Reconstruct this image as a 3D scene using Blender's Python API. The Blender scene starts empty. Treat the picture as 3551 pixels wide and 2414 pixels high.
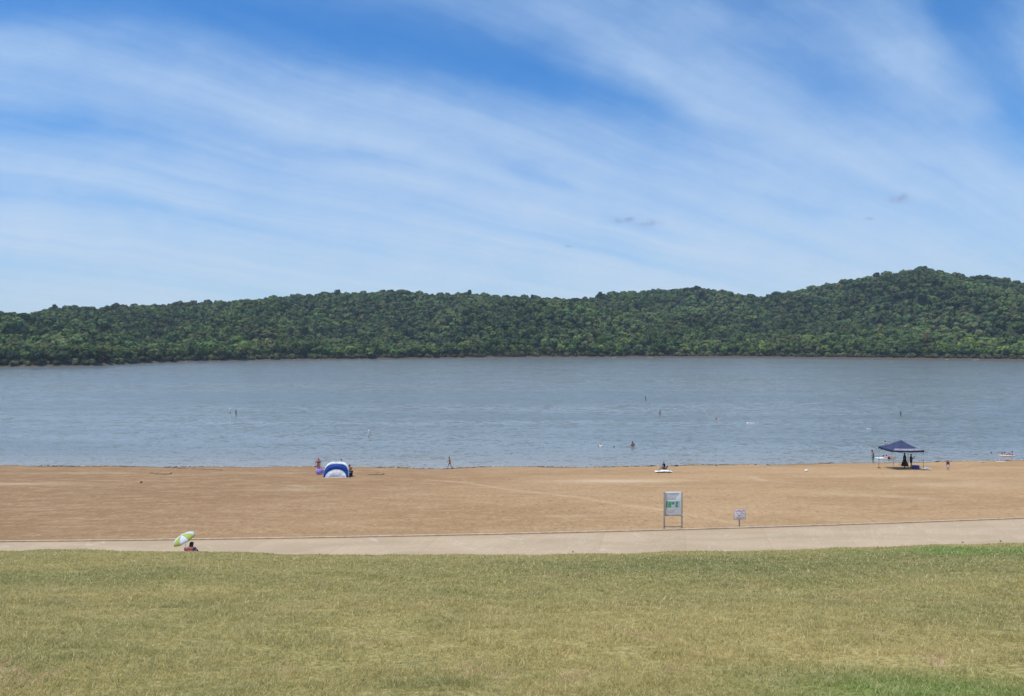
import bpy, bmesh, math, random
import numpy as np
from mathutils import Vector, Matrix
R = math.radians
rng = np.random.default_rng(7)
random.seed(7)
SC = bpy.context.scene
COL = SC.collection

# ------------------------------------------------------------------ camera
F, CX, CY, HOR = 2787.0, 1775.5, 1207.0, 1180.0      # photo pixels
PITCH = math.atan((CY - HOR) / F)
cam = bpy.data.objects.new("camera", bpy.data.cameras.new("camera"))
COL.objects.link(cam)
cam.data.sensor_width = 36; cam.data.lens = F / 3551 * 36
cam.data.clip_start = 0.1; cam.data.clip_end = 8000
cam.rotation_euler = (R(90) - PITCH, 0, 0)
SC.camera = cam
WATER = -14.1

def ray(px, py):
    a = (px - CX) / F; b = -(py - CY) / F
    cp, sp = math.cos(PITCH), math.sin(PITCH)
    y = cp + b * sp; z = -sp + b * cp
    return a / y, z / y                       # per metre of y
def plane_pt(px, py, z):
    u, v = ray(px, py); y = z / v
    return u * y, y

# ------------------------------------------------------------------ numpy noise
def _hash(ix, iy, s):
    h = (ix * 374761393 + iy * 668265263 + s * 982451653) & 0x7fffffff
    h = ((h ^ (h >> 13)) * 1274126177) & 0x7fffffff
    return ((h ^ (h >> 16)) & 0xffff) / 65535.0
def vnoise(x, y, s=0):
    x = np.asarray(x, float); y = np.asarray(y, float)
    ix = np.floor(x).astype(np.int64); iy = np.floor(y).astype(np.int64)
    fx = x - ix; fy = y - iy
    fx = fx * fx * (3 - 2 * fx); fy = fy * fy * (3 - 2 * fy)
    a = _hash(ix, iy, s); b = _hash(ix + 1, iy, s); c = _hash(ix, iy + 1, s); d = _hash(ix + 1, iy + 1, s)
    return (a * (1 - fx) + b * fx) * (1 - fy) + (c * (1 - fx) + d * fx) * fy
def fbm(x, y, s=0, o=4):
    t = 0; a = .5; n = 0
    for k in range(o):
        t = t + a * vnoise(x * 2 ** k, y * 2 ** k, s + k * 17); n += a; a *= .5
    return t / n

# ------------------------------------------------------------------ terrain functions
def curve(pts, z, deg):
    P = np.array([plane_pt(px, py, z) for px, py in pts])
    c = np.polyfit(P[:, 0], P[:, 1], deg)
    lo, hi = P[0, 0], P[-1, 0]
    dc = np.polyder(c)
    def f(x):
        x = np.asarray(x, float); xc = np.clip(x, lo, hi)
        return np.polyval(c, xc) + np.where(x < lo, (x - lo) * np.polyval(dc, lo), 0) + np.where(x > hi, (x - hi) * np.polyval(dc, hi), 0)
    return f
PATHZ = -10.6
path_far = curve([(0, 1880), (700, 1874), (1500, 1864), (2300, 1840), (2900, 1820), (3551, 1802)], PATHZ, 2)
def path_near(x): return path_far(x) - (4.8 + np.clip((np.asarray(x, float) + 27) / 57, 0, 1.3) * 1.25)
shore0 = curve([(0, 1609), (400, 1615), (800, 1621), (1300, 1623), (1800, 1619), (2300, 1612), (2900, 1606), (3551, 1597)], WATER, 3)
def shore(x): return shore0(x) + (fbm(np.asarray(x) * .12, np.asarray(x) * 0 + 3, 5, 5) - .5) * 2.4
_cp = np.array([ray(px, py) for px, py in [(0, 1913), (300, 1913), (600, 1918), (1000, 1923), (1300, 1926), (1700, 1930), (2000, 1929), (2300, 1923), (2600, 1914), (3000, 1901), (3551, 1891)]])
_cc = np.polyfit(_cp[:, 0], -_cp[:, 1], 4)
def crest(u):
    return np.polyval(_cc, np.clip(u, _cp[0, 0], _cp[-1, 0]))
DC = 29.0
def ground(x, y):
    x = np.asarray(x, float); y = np.asarray(y, float)
    u = x / np.maximum(y, 6.0)
    m = crest(u)
    yn = path_near(x); yf = path_far(x); ys = shore(x)
    g1 = -m * y - 1.62 * np.abs(np.maximum(1 - y / DC, 0)) ** 1.3
    end = PATHZ - .02
    t = np.clip((y - DC) / (yn - DC), 0, 1)
    g2 = -m * y + (end + m * yn) * t ** 2
    g = np.where(y < DC, g1, g2)
    g = np.maximum(g, g * 0 - 10.9)
    g = np.where(y > yn, end, g)
    tb = (y - yf) / (ys - yf)
    b = -10.62 + (WATER + 10.62) * tb ** 1.04 * (tb > 0) if False else -10.62 + (WATER + 10.62) * np.abs(np.maximum(tb, 0)) ** 1.05
    g = np.where(y > yf, b, g)
    return np.maximum(g, -18.0)
def hit(px, py, fn=ground, y0=4., y1=140.):
    u, v = ray(px, py)
    ys = np.arange(y0, y1, .02); z = fn(u * ys, ys)
    k = np.where(v * ys <= z)[0]
    y = ys[k[0]] if len(k) else y1
    return Vector((u * y, y, float(fn(u * y, y))))
def whit(px, py):
    x, y = plane_pt(px, py, WATER); return Vector((x, y, WATER))

# ------------------------------------------------------------------ materials
def mat(name, base=(.5, .5, .5), rough=.7, metal=0., spec=.5):
    m = bpy.data.materials.new(name); m.use_nodes = True
    b = m.node_tree.nodes["Principled BSDF"]
    b.inputs["Base Color"].default_value = (*base, 1); b.inputs["Roughness"].default_value = rough
    b.inputs["Metallic"].default_value = metal
    b.inputs["Specular IOR Level"].default_value = spec
    return m
class NB:
    """tiny node builder"""
    def __init__(s, tree): s.t = tree; s.n = tree.nodes; s.l = tree.links
    def new(s, typ, **k):
        n = s.n.new(typ)
        for a, v in k.items(): setattr(n, a, v)
        return n
    def put(s, sock, v):
        if isinstance(v, bpy.types.NodeSocket): s.l.new(v, sock)
        elif v is not None:
            if sock.type == 'RGBA' and len(v) == 3: v = (*v, 1)
            sock.default_value = v
    def m(s, op, a, b=None, c=None, clamp=False):
        n = s.new("ShaderNodeMath", operation=op, use_clamp=clamp)
        for i, v in enumerate((a, b, c)):
            if v is not None: s.put(n.inputs[i], v)
        return n.outputs[0]
    def mix(s, f, a, b, blend='MIX'):
        n = s.new("ShaderNodeMix", data_type='RGBA', blend_type=blend)
        s.put(n.inputs[0], f); s.put(n.inputs[6], a); s.put(n.inputs[7], b)
        return n.outputs[2]
    def noise(s, vec, scale, detail=4, rough=.55, dist=0.):
        n = s.new("ShaderNodeTexNoise"); s.put(n.inputs["Vector"], vec)
        n.inputs["Scale"].default_value = scale; n.inputs["Detail"].default_value = detail
        n.inputs["Roughness"].default_value = rough; n.inputs["Distortion"].default_value = dist
        return n.outputs[0]
    def mapr(s, v, a, b, c=0., d=1., smooth=True):
        n = s.new("ShaderNodeMapRange", interpolation_type='SMOOTHSTEP' if smooth else 'LINEAR')
        s.put(n.inputs[0], v)
        for i, q in enumerate((a, b, c, d)): n.inputs[i + 1].default_value = q
        return n.outputs[0]
    def comb(s, x, y, z):
        n = s.new("ShaderNodeCombineXYZ")
        for i, v in enumerate((x, y, z)): s.put(n.inputs[i], v)
        return n.outputs[0]
    def sep(s, v):
        n = s.new("ShaderNodeSeparateXYZ"); s.put(n.inputs[0], v); return n.outputs
    def scale(s, v, xyz):
        n = s.new("ShaderNodeMapping"); s.put(n.inputs[0], v); n.inputs["Scale"].default_value = xyz
        return n.outputs[0]
    def pos(s): return s.new("ShaderNodeNewGeometry").outputs["Position"]
    def attr(s, name): 
        n = s.new("ShaderNodeAttribute", attribute_name=name); return n
    def bump(s, h, strength, dist):
        n = s.new("ShaderNodeBump"); s.put(n.inputs["Height"], h)
        n.inputs["Strength"].default_value = strength; n.inputs["Distance"].default_value = dist
        return n.outputs[0]
def nmat(name, rough=.8, spec=.3):
    m = mat(name, rough=rough, spec=spec); return m, NB(m.node_tree), m.node_tree.nodes["Principled BSDF"]

# cloth, paint and small-object material with a little mottling of its own
def cloth(name, base, rough=.85, amt=.25, scale=9., spec=.2, trans=0.):
    m, b, p = nmat(name, rough, spec)
    tc = b.new("ShaderNodeTexCoord").outputs["Object"]
    n = b.noise(tc, scale, 4, .6)
    f = b.mapr(n, .3, .7)
    c = b.mix(f, tuple(v * (1 - amt) for v in base), tuple(min(1, v * (1 + amt * .6)) for v in base))
    b.put(p.inputs["Base Color"], c)
    b.put(p.inputs["Normal"], b.bump(b.noise(tc, scale * 3, 3), .25, .02))
    if trans:
        tr = b.new("ShaderNodeBsdfTranslucent"); b.put(tr.inputs[0], c)
        mx = b.new("ShaderNodeMixShader"); mx.inputs[0].default_value = trans
        b.l.new(p.outputs[0], mx.inputs[1]); b.l.new(tr.outputs[0], mx.inputs[2])
        b.l.new(mx.outputs[0], m.node_tree.nodes["Material Output"].inputs[0])
    return m

# ------------------------------------------------------------------ objects
def tag(o, label=None, cat=None, group=None, kind=None):
    if label: o["label"] = label
    if cat: o["category"] = cat
    if group: o["group"] = group
    if kind: o["kind"] = kind
    return o
def link(name, me, m=None, parent=None):
    o = bpy.data.objects.new(name, me); COL.objects.link(o)
    if m is not None:
        if isinstance(m, (list, tuple)):
            for q in m: me.materials.append(q)
        else: me.materials.append(m)
    if parent is not None: o.parent = parent
    return o
def empty(name, loc=(0, 0, 0), rz=0.):
    o = bpy.data.objects.new(name, None); COL.objects.link(o)
    o.location = loc; o.rotation_euler = (0, 0, rz); o.empty_display_size = .2
    return o
def npmesh(name, V, Fq, n=None, smooth=False):
    """V (k,3), Fq (f,n) same-size faces"""
    me = bpy.data.meshes.new(name)
    V = np.ascontiguousarray(V, dtype=np.float32); Fq = np.ascontiguousarray(Fq, dtype=np.int32)
    me.vertices.add(len(V)); me.vertices.foreach_set("co", V.ravel())
    k = Fq.shape[1]
    me.loops.add(Fq.size); me.loops.foreach_set("vertex_index", Fq.ravel())
    me.polygons.add(len(Fq))
    me.polygons.foreach_set("loop_start", np.arange(0, Fq.size, k, dtype=np.int32))
    me.polygons.foreach_set("loop_total", np.full(len(Fq), k, dtype=np.int32))
    if smooth: me.polygons.foreach_set("use_smooth", np.ones(len(Fq), dtype=bool))
    me.update(calc_edges=True); me.validate()
    return me
def grid(name, X, Y, Z, smooth=True):
    h, w = X.shape
    V = np.stack([X.ravel(), Y.ravel(), Z.ravel()], 1)
    i = np.arange(h * w).reshape(h, w)
    Fq = np.stack([i[:-1, :-1].ravel(), i[:-1, 1:].ravel(), i[1:, 1:].ravel(), i[1:, :-1].ravel()], 1)
    return npmesh(name, V, Fq, smooth=smooth)
def add_attr(me, name, vals, dom='POINT'):
    a = me.attributes.new(name, 'FLOAT', dom); a.data.foreach_set("value", np.asarray(vals, dtype=np.float32).ravel())

class MB:
    """bmesh collector"""
    def __init__(s): s.b = bmesh.new()
    def box(s, c, size, rot=None, bev=0.):
        r = bmesh.ops.create_cube(s.b, size=1.0); vs = r['verts']
        M = Matrix.Translation(c) @ (rot.to_4x4() if rot is not None else Matrix()) @ Matrix.Diagonal((*size, 1))
        bmesh.ops.transform(s.b, matrix=M, verts=vs)
        if bev:
            es = list({e for v in vs for e in v.link_edges})
            bmesh.ops.bevel(s.b, geom=es, offset=bev, segments=2, affect='EDGES', profile=.5)
        return s
    def tube(s, pts, r, n=10, caps=True):
        pts = [Vector(p) for p in pts]
        rs = r if isinstance(r, (list, tuple)) else [r] * len(pts)
        rings = []
        for i, p in enumerate(pts):
            d = (pts[min(i + 1, len(pts) - 1)] - pts[max(i - 1, 0)]).normalized()
            a = d.orthogonal().normalized() if i == 0 else (pa - d * pa.dot(d)).normalized()
            pa = a; c = d.cross(a)
            rings.append([s.b.verts.new(p + (a * math.cos(2 * math.pi * k / n) + c * math.sin(2 * math.pi * k / n)) * rs[i]) for k in range(n)])
        for A, B in zip(rings, rings[1:]):
            for k in range(n): s.b.faces.new((A[k], A[(k + 1) % n], B[(k + 1) % n], B[k]))
        if caps: s.b.faces.new(rings[0][::-1]); s.b.faces.new(rings[-1])
        return s
    def rings(s, rings, close=True, cap0=False, cap1=False):
        vs = [[s.b.verts.new(p) for p in r] for r in rings]
        for A, B in zip(vs, vs[1:]):
            n = len(A)
            for k in range(n if close else n - 1): s.b.faces.new((A[k], A[(k + 1) % n], B[(k + 1) % n], B[k]))
        if cap0: s.b.faces.new(vs[0][::-1])
        if cap1: s.b.faces.new(vs[-1])
        return s
    def blob(s, c, size, sub=2, jit=0., rot=None):
        r = bmesh.ops.create_icosphere(s.b, subdivisions=sub, radius=1.0); vs = r['verts']
        for v in vs:
            q = v.co * (1 + jit * (fbm(v.co.x * 1.7 + c[0], v.co.y * 1.7 + v.co.z * 2.3, 3, 3) - .5) * 2)
            v.co = q
        M = Matrix.Translation(c) @ (rot.to_4x4() if rot is not None else Matrix()) @ Matrix.Diagonal((*size, 1))
        bmesh.ops.transform(s.b, matrix=M, verts=vs)
        return s
    def build(s, name, m, parent=None, smooth=True, thick=0.):
        me = bpy.data.meshes.new(name)
        bmesh.ops.recalc_face_normals(s.b, faces=s.b.faces)
        s.b.to_mesh(me); s.b.free()
        for p in me.polygons: p.use_smooth = smooth
        o = link(name, me, m, parent)
        if thick:
            md = o.modifiers.new("s", 'SOLIDIFY'); md.thickness = thick; md.offset = 0
        return o

exec_parts = []
# ================================================================== WORLD, SUN
SUN_EL, SUN_AZV = R(71), Vector((-1, -.45, 0)).normalized()
sd = Vector((SUN_AZV.x * math.cos(SUN_EL), SUN_AZV.y * math.cos(SUN_EL), math.sin(SUN_EL)))
sun = bpy.data.objects.new("sun", bpy.data.lights.new("sun", 'SUN')); COL.objects.link(sun)
sun.data.energy = 3.6; sun.data.angle = R(.5); sun.data.color = (1, .95, .87)
sun.rotation_euler = sd.to_track_quat('Z', 'Y').to_euler()
W = bpy.data.worlds.new("World"); SC.world = W; W.use_nodes = True
b = NB(W.node_tree); bg = W.node_tree.nodes["Background"]
sky = b.new("ShaderNodeTexSky", sky_type='NISHITA'); sky.sun_disc = False
sky.sun_elevation = SUN_EL; sky.sun_rotation = math.atan2(sd.x, sd.y)
sky.air_density = 1.15; sky.dust_density = .3; sky.ozone_density = 3.0; sky.altitude = 200
bg.inputs[1].default_value = .12
D = b.new("ShaderNodeTexCoord").outputs["Generated"]
dx, dy, dz = b.sep(D)
dyc = b.m('MAXIMUM', b.m('ABSOLUTE', dy), .12)
u = b.m('DIVIDE', dx, dyc); v = b.m('DIVIDE', b.m('MAXIMUM', dz, 0.), dyc)
# domain warp
wv = b.comb(u, b.m('MULTIPLY', v, 1.6), 0.)
w1 = b.m('SUBTRACT', b.noise(wv, 2.6, 4, .55), .5); w2 = b.m('SUBTRACT', b.noise(b.comb(b.m('ADD', u, 7.), v, 3.), 3.1, 4, .55), .5)
uu = b.m('ADD', u, b.m('MULTIPLY', w1, .20)); vv = b.m('ADD', v, b.m('MULTIPLY', w2, .07))
# streaks converging to the right
vq = b.m('ADD', b.m('ADD', v, b.m('MULTIPLY', w2, .035)), .13)
q = b.m('DIVIDE', b.m('SUBTRACT', b.m('ADD', u, b.m('MULTIPLY', w1, .10)), 1.15), vq)
r_ = b.m('LOGARITHM', vq, 2.718)
st = b.noise(b.comb(b.m('MULTIPLY', q, .8), b.m('MULTIPLY', r_, .55), 1.3), 1.5, 7, .6, .25)
st2 = b.noise(b.comb(b.m('MULTIPLY', q, 3.2), b.m('MULTIPLY', r_, 1.1), 4.3), 1.5, 5, .62, .2)
soft = b.noise(b.comb(u, b.m('MULTIPLY', v, 1.5), 9.), 3.4, 6, .62)
fib = b.noise(b.comb(b.m('MULTIPLY', q, 6.), b.m('MULTIPLY', r_, 2.6), 14.3), 1.6, 5, .65, .3)
mot = b.noise(b.comb(uu, b.m('MULTIPLY', vv, 1.8), 19.), 11., 6, .66)
dens = b.m('ADD', b.m('MULTIPLY', b.m('SUBTRACT', st, .5), .75), b.m('MULTIPLY', b.m('SUBTRACT', st2, .5), .42))
dens = b.m('ADD', dens, b.m('MULTIPLY', b.m('SUBTRACT', soft, .5), .75))
dens = b.m('ADD', dens, b.m('ADD', b.m('MULTIPLY', b.m('SUBTRACT', fib, .5), b.mapr(v, .03, .2, .04, .20)), b.m('MULTIPLY', b.m('SUBTRACT', mot, .5), .30)))
# thin veil thickens towards the horizon
veil = b.mapr(v, 0., .42, .80, .30, False)
dens = b.m('ADD', dens, veil)
def blob(px, py, la, lb, slope, amp):
    """elongated patch of the sky, centred on a compass bearing and height"""
    global dens
    u0 = (px - CX) / F; v0 = (HOR - py) / F
    th = math.atan2(-slope, 1); c, s = math.cos(th), math.sin(th)
    du = b.m('SUBTRACT', uu, u0); dv = b.m('SUBTRACT', vv, v0)
    a = b.m('ADD', b.m('MULTIPLY', du, c * F / la), b.m('MULTIPLY', dv, s * F / la))
    e = b.m('ADD', b.m('MULTIPLY', du, -s * F / lb), b.m('MULTIPLY', dv, c * F / lb))
    d2 = b.m('ADD', b.m('MULTIPLY', a, a), b.m('MULTIPLY', e, e))
    g = b.m('EXPONENT', b.m('MULTIPLY', d2, -1.))
    dens = b.m('ADD', dens, b.m('MULTIPLY', g, amp))
for a in [(1150, 80, 900, 140, .14, -.44), (80, 60, 380, 60, .1, -.15), (250, 0, 700, 80, .05, -.42), (1500, 220, 560, 95, .25, -.34), (2000, 310, 460, 85, .42, -.38), (2400, 430, 260, 50, .3, -.16),
          (150, 430, 600, 55, .18, -.38), (950, 515, 460, 38, .2, -.28), (300, 720, 500, 22, .15, -.16), (1900, 640, 260, 34, .42, -.20), (2790, 720, 150, 18, .25, -.16),
          (2800, 260, 280, 80, .35, -.36), (3290, 60, 190, 140, .9, -.52), (3530, 400, 200, 120, 1.2, -.55), (2450, 10, 300, 60, .3, -.22), (3000, 400, 240, 60, .3, -.12),
          (700, 300, 700, 70, .22, .10), (1550, 440, 520, 50, .33, .12), (2150, 200, 400, 50, .62, .20), (2750, 520, 500, 80, .2, .12), (3100, 170, 160, 180, .6, .12), (500, 660, 420, 40, .2, .10)]:
    blob(*a)
cl = b.m('ADD', b.m('MULTIPLY', b.mapr(dens, -.45, 1.1, 0., 1., False), .35), b.m('MULTIPLY', b.mapr(dens, -.25, 1.15, 0., 1.), .65))
# a faint contrail top left
base = b.mix(1., sky.outputs[0], (.31, .76, 1.20), 'MULTIPLY')
cloudc = b.mix(b.mapr(v, 0., .45), (5.5, 6.35, 7.5), (4.3, 5.85, 7.75))
colr = b.mix(b.m('MULTIPLY', cl, .93), base, cloudc)
# small grey scud low over the hills
gr = None
for (px, py, la, lb) in [(2150, 765, 34, 9), (2180, 760, 16, 6), (2243, 776, 40, 11), (3118, 690, 38, 12), (3135, 680, 14, 9), (3012, 754, 16, 5), (1965, 856, 14, 4)]:
    u0 = (px - CX) / F; v0 = (HOR - py) / F
    a = b.m('MULTIPLY', b.m('SUBTRACT', b.m('ADD', u, b.m('MULTIPLY', w2, .03)), u0), F / la); e = b.m('MULTIPLY', b.m('SUBTRACT', b.m('ADD', v, b.m('MULTIPLY', w1, .02)), v0), F / lb)
    fine = b.noise(b.comb(u, v, 2.), 90., 3, .6)
    g = b.m('EXPONENT', b.m('MULTIPLY', b.m('ADD', b.m('MULTIPLY', a, a), b.m('MULTIPLY', e, e)), -1.))
    g = b.m('MULTIPLY', g, b.mapr(fine, .25, .65))
    gr = g if gr is None else b.m('ADD', gr, g)
colr = b.mix(b.m('MULTIPLY', gr, .85, clamp=True), colr, (2.7, 3.6, 5.6))
b.put(bg.inputs[0], colr)

SC.view_settings.view_transform = 'Standard'; SC.view_settings.look = 'None'
SC.view_settings.gamma = 1; SC.view_settings.exposure = 0.0
SC.cycles.volume_bounces = 0 if hasattr(SC, "cycles") else 0
SC.cycles.max_bounces = 6

# ================================================================== GROUND MATERIALS
def turf_colour(b):
    P = b.pos()
    x, y, z = b.sep(P)
    flat = b.comb(x, y, 0.)
    big = b.noise(flat, .16, 4, .6, .4)
    mid = b.noise(b.comb(x, b.m('MULTIPLY', y, .7), 5.), .75, 5, .65, .3)
    fine = b.noise(b.comb(x, y, 11.), 11., 4, .7)
    straw = (.66, .53, .225); green = (.31, .315, .11); blue = (.22, .245, .120); bare = (.50, .36, .21)
    f = b.m('ADD', b.m('MULTIPLY', b.m('SUBTRACT', big, .5), 1.0), b.m('MULTIPLY', b.m('SUBTRACT', mid, .5), 1.3))
    f = b.m('ADD', f, b.m('MULTIPLY', b.m('SUBTRACT', fine, .5), 1.5))
    # greener towards the crest on the right, and a lush patch bottom right
    def patch(px, py, rx, ry, amp, f):
        p = hit(px, py, ground, 4., 60.)
        a = b.m('DIVIDE', b.m('SUBTRACT', x, p.x), rx); e = b.m('DIVIDE', b.m('SUBTRACT', y, p.y), ry)
        g = b.m('EXPONENT', b.m('MULTIPLY', b.m('ADD', b.m('MULTIPLY', a, a), b.m('MULTIPLY', e, e)), -1.))
        return b.m('ADD', f, b.m('MULTIPLY', g, amp)), g
    f = b.m('ADD', f, .03)
    for a in [(3250, 2400, 1.3, .8, -.3), (2700, 2330, .7, .5, -.3), (3000, 1950, 8., 4.5, -.5), (2300, 1965, 5., 3.5, -.4), (150, 2000, 5., 2.2, -.5),
              (620, 2090, .5, .7, -.15), (80, 2300, .9, .8, -.3), (2900, 2260, 1.6, 1., .4), (2350, 2150, 2.2, 2., .25), (450, 2060, 2., 1.4, .25), (1500, 2380, .6, .3, -.4)]:
        f, _ = patch(*a, f)
    c = b.mix(b.mapr(f, -.85, .75), green, straw)
    c = b.mix(b.m('MULTIPLY', b.mapr(mid, .5, .72), .4), c, b.mix(b.mapr(big, .4, .6), blue, (.32, .315, .10)))
    lush = None
    for a in [(3500, 1908, 3.4, 2.2), (3300, 2410, 1.1, .8)]:
        _, g = patch(*a, 1., f)
        lush = b.m('MULTIPLY', g, 1.5, clamp=True) if lush is None else b.m('MAXIMUM', lush, g)
    c = b.mix(b.m('MULTIPLY', lush, .72), c, (.17, .35, .055))
    bm = b.m('MULTIPLY', b.mapr(b.noise(b.comb(x, y, 21.), .9, 5, .7, .5), .57, .66), b.mapr(b.m('ADD', big, b.mapr(x, -2., 8., 0., .12)), .44, .58))
    return c, bm, bare, fine, f

m_turf, b, p = nmat("turf", .95, .1)
c, bm_, bare, fine, f = turf_colour(b)
c = b.mix(b.m('MULTIPLY', bm_, .75), b.mix(b.mapr(fine, .38, .62), b.mix(1., c, (.48, .46, .42), 'MULTIPLY'), b.mix(1., c, (.80, .79, .76), 'MULTIPLY')), bare)
b.put(p.inputs["Base Color"], c); b.put(p.inputs["Normal"], b.bump(b.noise(b.pos(), 24., 4, .7), .7, .03))
m_blade, b, p = nmat("grass_blade", .75, .15)
c, bm_, bare, fine, f = turf_colour(b)
at = b.attr("rnd").outputs["Fac"]
c = b.mix(b.mapr(at, .50, .9, 0, .85, False), c, (.80, .68, .36))
c = b.mix(b.mapr(at, 0., .32, .6, 0., False), c, (.14, .17, .055))
c = b.mix(b.m('MULTIPLY', bm_, .6), c, (.58, .43, .26))
b.put(p.inputs["Base Color"], c)
tr = b.new("ShaderNodeBsdfTranslucent"); b.put(tr.inputs[0], c)
mx = b.new("ShaderNodeMixShader"); mx.inputs[0].default_value = .45
b.l.new(p.outputs[0], mx.inputs[1]); b.l.new(tr.outputs[0], mx.inputs[2]); b.l.new(mx.outputs[0], m_blade.node_tree.nodes["Material Output"].inputs[0])

m_sand, b, p = nmat("sand", .95, .15)
P = b.pos(); x, y, z = b.sep(P)
big = b.noise(b.comb(b.m('MULTIPLY', x, .5), y, 0.), .11, 5, .6, .6)
mid = b.noise(b.comb(b.m('MULTIPLY', x, .45), y, 3.), .9, 6, .68, .4)
fn = b.noise(P, 5.5, 6, .75)
c = b.mix(b.mapr(big, .36, .62), (.39, .240, .115), (.475, .303, .155))
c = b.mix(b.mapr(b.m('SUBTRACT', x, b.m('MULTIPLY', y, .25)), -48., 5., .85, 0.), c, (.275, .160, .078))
c = b.mix(b.mapr(mid, .42, .72, 0, .5), c, (.53, .365, .205))
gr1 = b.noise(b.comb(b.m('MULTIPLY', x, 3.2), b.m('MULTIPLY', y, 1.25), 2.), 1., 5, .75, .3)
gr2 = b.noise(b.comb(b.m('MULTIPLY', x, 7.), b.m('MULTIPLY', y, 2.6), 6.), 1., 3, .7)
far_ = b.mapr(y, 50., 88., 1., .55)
c = b.mix(b.m('MULTIPLY', b.mapr(gr1, .30, .50, .7, 0.), far_), c, (.24, .14, .072))  # dark speckle paints the shade of footprint pits into the sand colour
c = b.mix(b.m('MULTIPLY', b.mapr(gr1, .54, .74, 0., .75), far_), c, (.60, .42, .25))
c = b.mix(b.m('MULTIPLY', b.mapr(gr2, .66, .74, 0., .8), b.mapr(big, .3, .6, 1., .25)), c, (.13, .08, .045))  # finer dark pits, their shade painted in too
c = b.mix(b.mapr(fn, .30, .50, .45, 0.), c, (.235, .140, .072))
c = b.mix(b.mapr(fn, .55, .78, 0., .5), c, (.62, .45, .28))
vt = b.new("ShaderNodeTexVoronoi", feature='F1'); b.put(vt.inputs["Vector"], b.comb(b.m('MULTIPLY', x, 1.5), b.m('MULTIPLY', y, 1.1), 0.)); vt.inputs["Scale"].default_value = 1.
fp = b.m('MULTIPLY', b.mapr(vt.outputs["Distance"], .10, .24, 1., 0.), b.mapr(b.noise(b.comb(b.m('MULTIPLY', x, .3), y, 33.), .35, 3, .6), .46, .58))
c = b.mix(b.m('MULTIPLY', fp, .55), c, (.20, .12, .062))  # shade of footprint hollows, put into the colour
pale = b.attr("pale").outputs["Fac"]
c = b.mix(b.m('MULTIPLY', pale, b.mapr(mid, .2, .6, .45, 1.)), c, (.60, .45, .29))
wet = b.attr("wet").outputs["Fac"]
c = b.mix(b.m('MULTIPLY', wet, .9), c, (.215, .15, .09))
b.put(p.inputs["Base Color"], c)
b.put(p.inputs["Normal"], b.bump(b.m('ADD', b.m('MULTIPLY', fn, .6), mid), .9, .10))

m_path, b, p = nmat("concrete", .9, .25)
P = b.pos(); x, y, z = b.sep(P)
n1 = b.noise(b.comb(b.m('MULTIPLY', x, .35), y, 0.), .5, 5, .6, .5); n2 = b.noise(P, 7., 5, .7)
c = b.mix(b.mapr(n1, .35, .65), (.43, .32, .20), (.51, .385, .25))
c = b.mix(b.mapr(n2, .3, .7, .3, 0.), c, (.34, .26, .18))
c = b.mix(b.mapr(b.noise(b.comb(b.m('MULTIPLY', x, .7), b.m('ADD', y, x), 2.), .8, 4, .7, 1.), .62, .7, 0, .5), c, (.62, .53, .42))
ck = b.noise(b.comb(b.m('MULTIPLY', b.m('SUBTRACT', x, b.m('MULTIPLY', y, .5)), .9), b.m('MULTIPLY', y, .16), 12.), 1., 4, .6, .5)
ck = b.m('ABSOLUTE', b.m('SUBTRACT', ck, .5))
c = b.mix(b.mapr(ck, 0., .010, .22, 0., False), c, (.70, .60, .47))
st_ = b.noise(b.comb(b.m('MULTIPLY', x, .25), y, 17.), 1.1, 5, .7, .8)
c = b.mix(b.mapr(st_, .58, .75, 0., .45), c, (.36, .26, .16))
ed = b.attr("edge").outputs["Fac"]
c = b.mix(b.m('MULTIPLY', ed, b.mapr(n1, .3, .6, .2, .9)), c, (.46, .31, .165))
jt = b.attr("joint").outputs["Fac"]
c = b.mix(b.m('MULTIPLY', jt, .16), c, (.24, .19, .13))
b.put(p.inputs["Base Color"], c); b.put(p.inputs["Normal"], b.bump(n2, .3, .02))
m_kerb = cloth("kerb_concrete", (.50, .39, .28), .9, .2, 3.)

# ================================================================== GROUND OBJECTS
xs = np.linspace(-70, 70, 281); 
T = np.linspace(0, 1, 150)
X, TT = np.meshgrid(xs, T)
YN = path_near(X)
Y = -25 + (YN + 25) * TT
Z = ground(X, Y) + (fbm(X * .5, Y * .5, 9, 4) - .5) * .22 * np.clip((YN - Y) / 3, 0, 1) * np.clip((Y - 2) / 4, .2, 1)
link("grass_slope", grid("grass_slope", X, Y, Z), m_turf)["kind"] = "structure"
# path: cast slabs with a dark tooled joint every 4.5 m
xs2 = []
gx = -72.
while gx < 72: xs2 += [gx, gx + .03, gx + .06, gx + .09, gx + 1.5, gx + 3.0]; gx += 4.5
xs2 = np.array(xs2); X, TT = np.meshgrid(xs2, np.concatenate([np.linspace(0, .9, 10), np.linspace(.92, 1, 6)]))
XX = X + (TT - .5) * 1.1
ja = np.tile(np.isin(np.arange(len(xs2)) % 6, [1, 2]).astype(float), (TT.shape[0], 1))
pme = grid("path", XX, path_near(XX) - .12 + (path_far(XX) - path_near(XX) + .12) * TT, PATHZ + 0 * X + .015 - ja * .006)
add_attr(pme, "joint", ja); add_attr(pme, "edge", np.clip((TT - .88) / .12, 0, 1) ** 2 + np.clip((.06 - TT) / .06, 0, 1) * .5)
link("path", pme, m_path)["kind"] = "structure"
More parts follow.
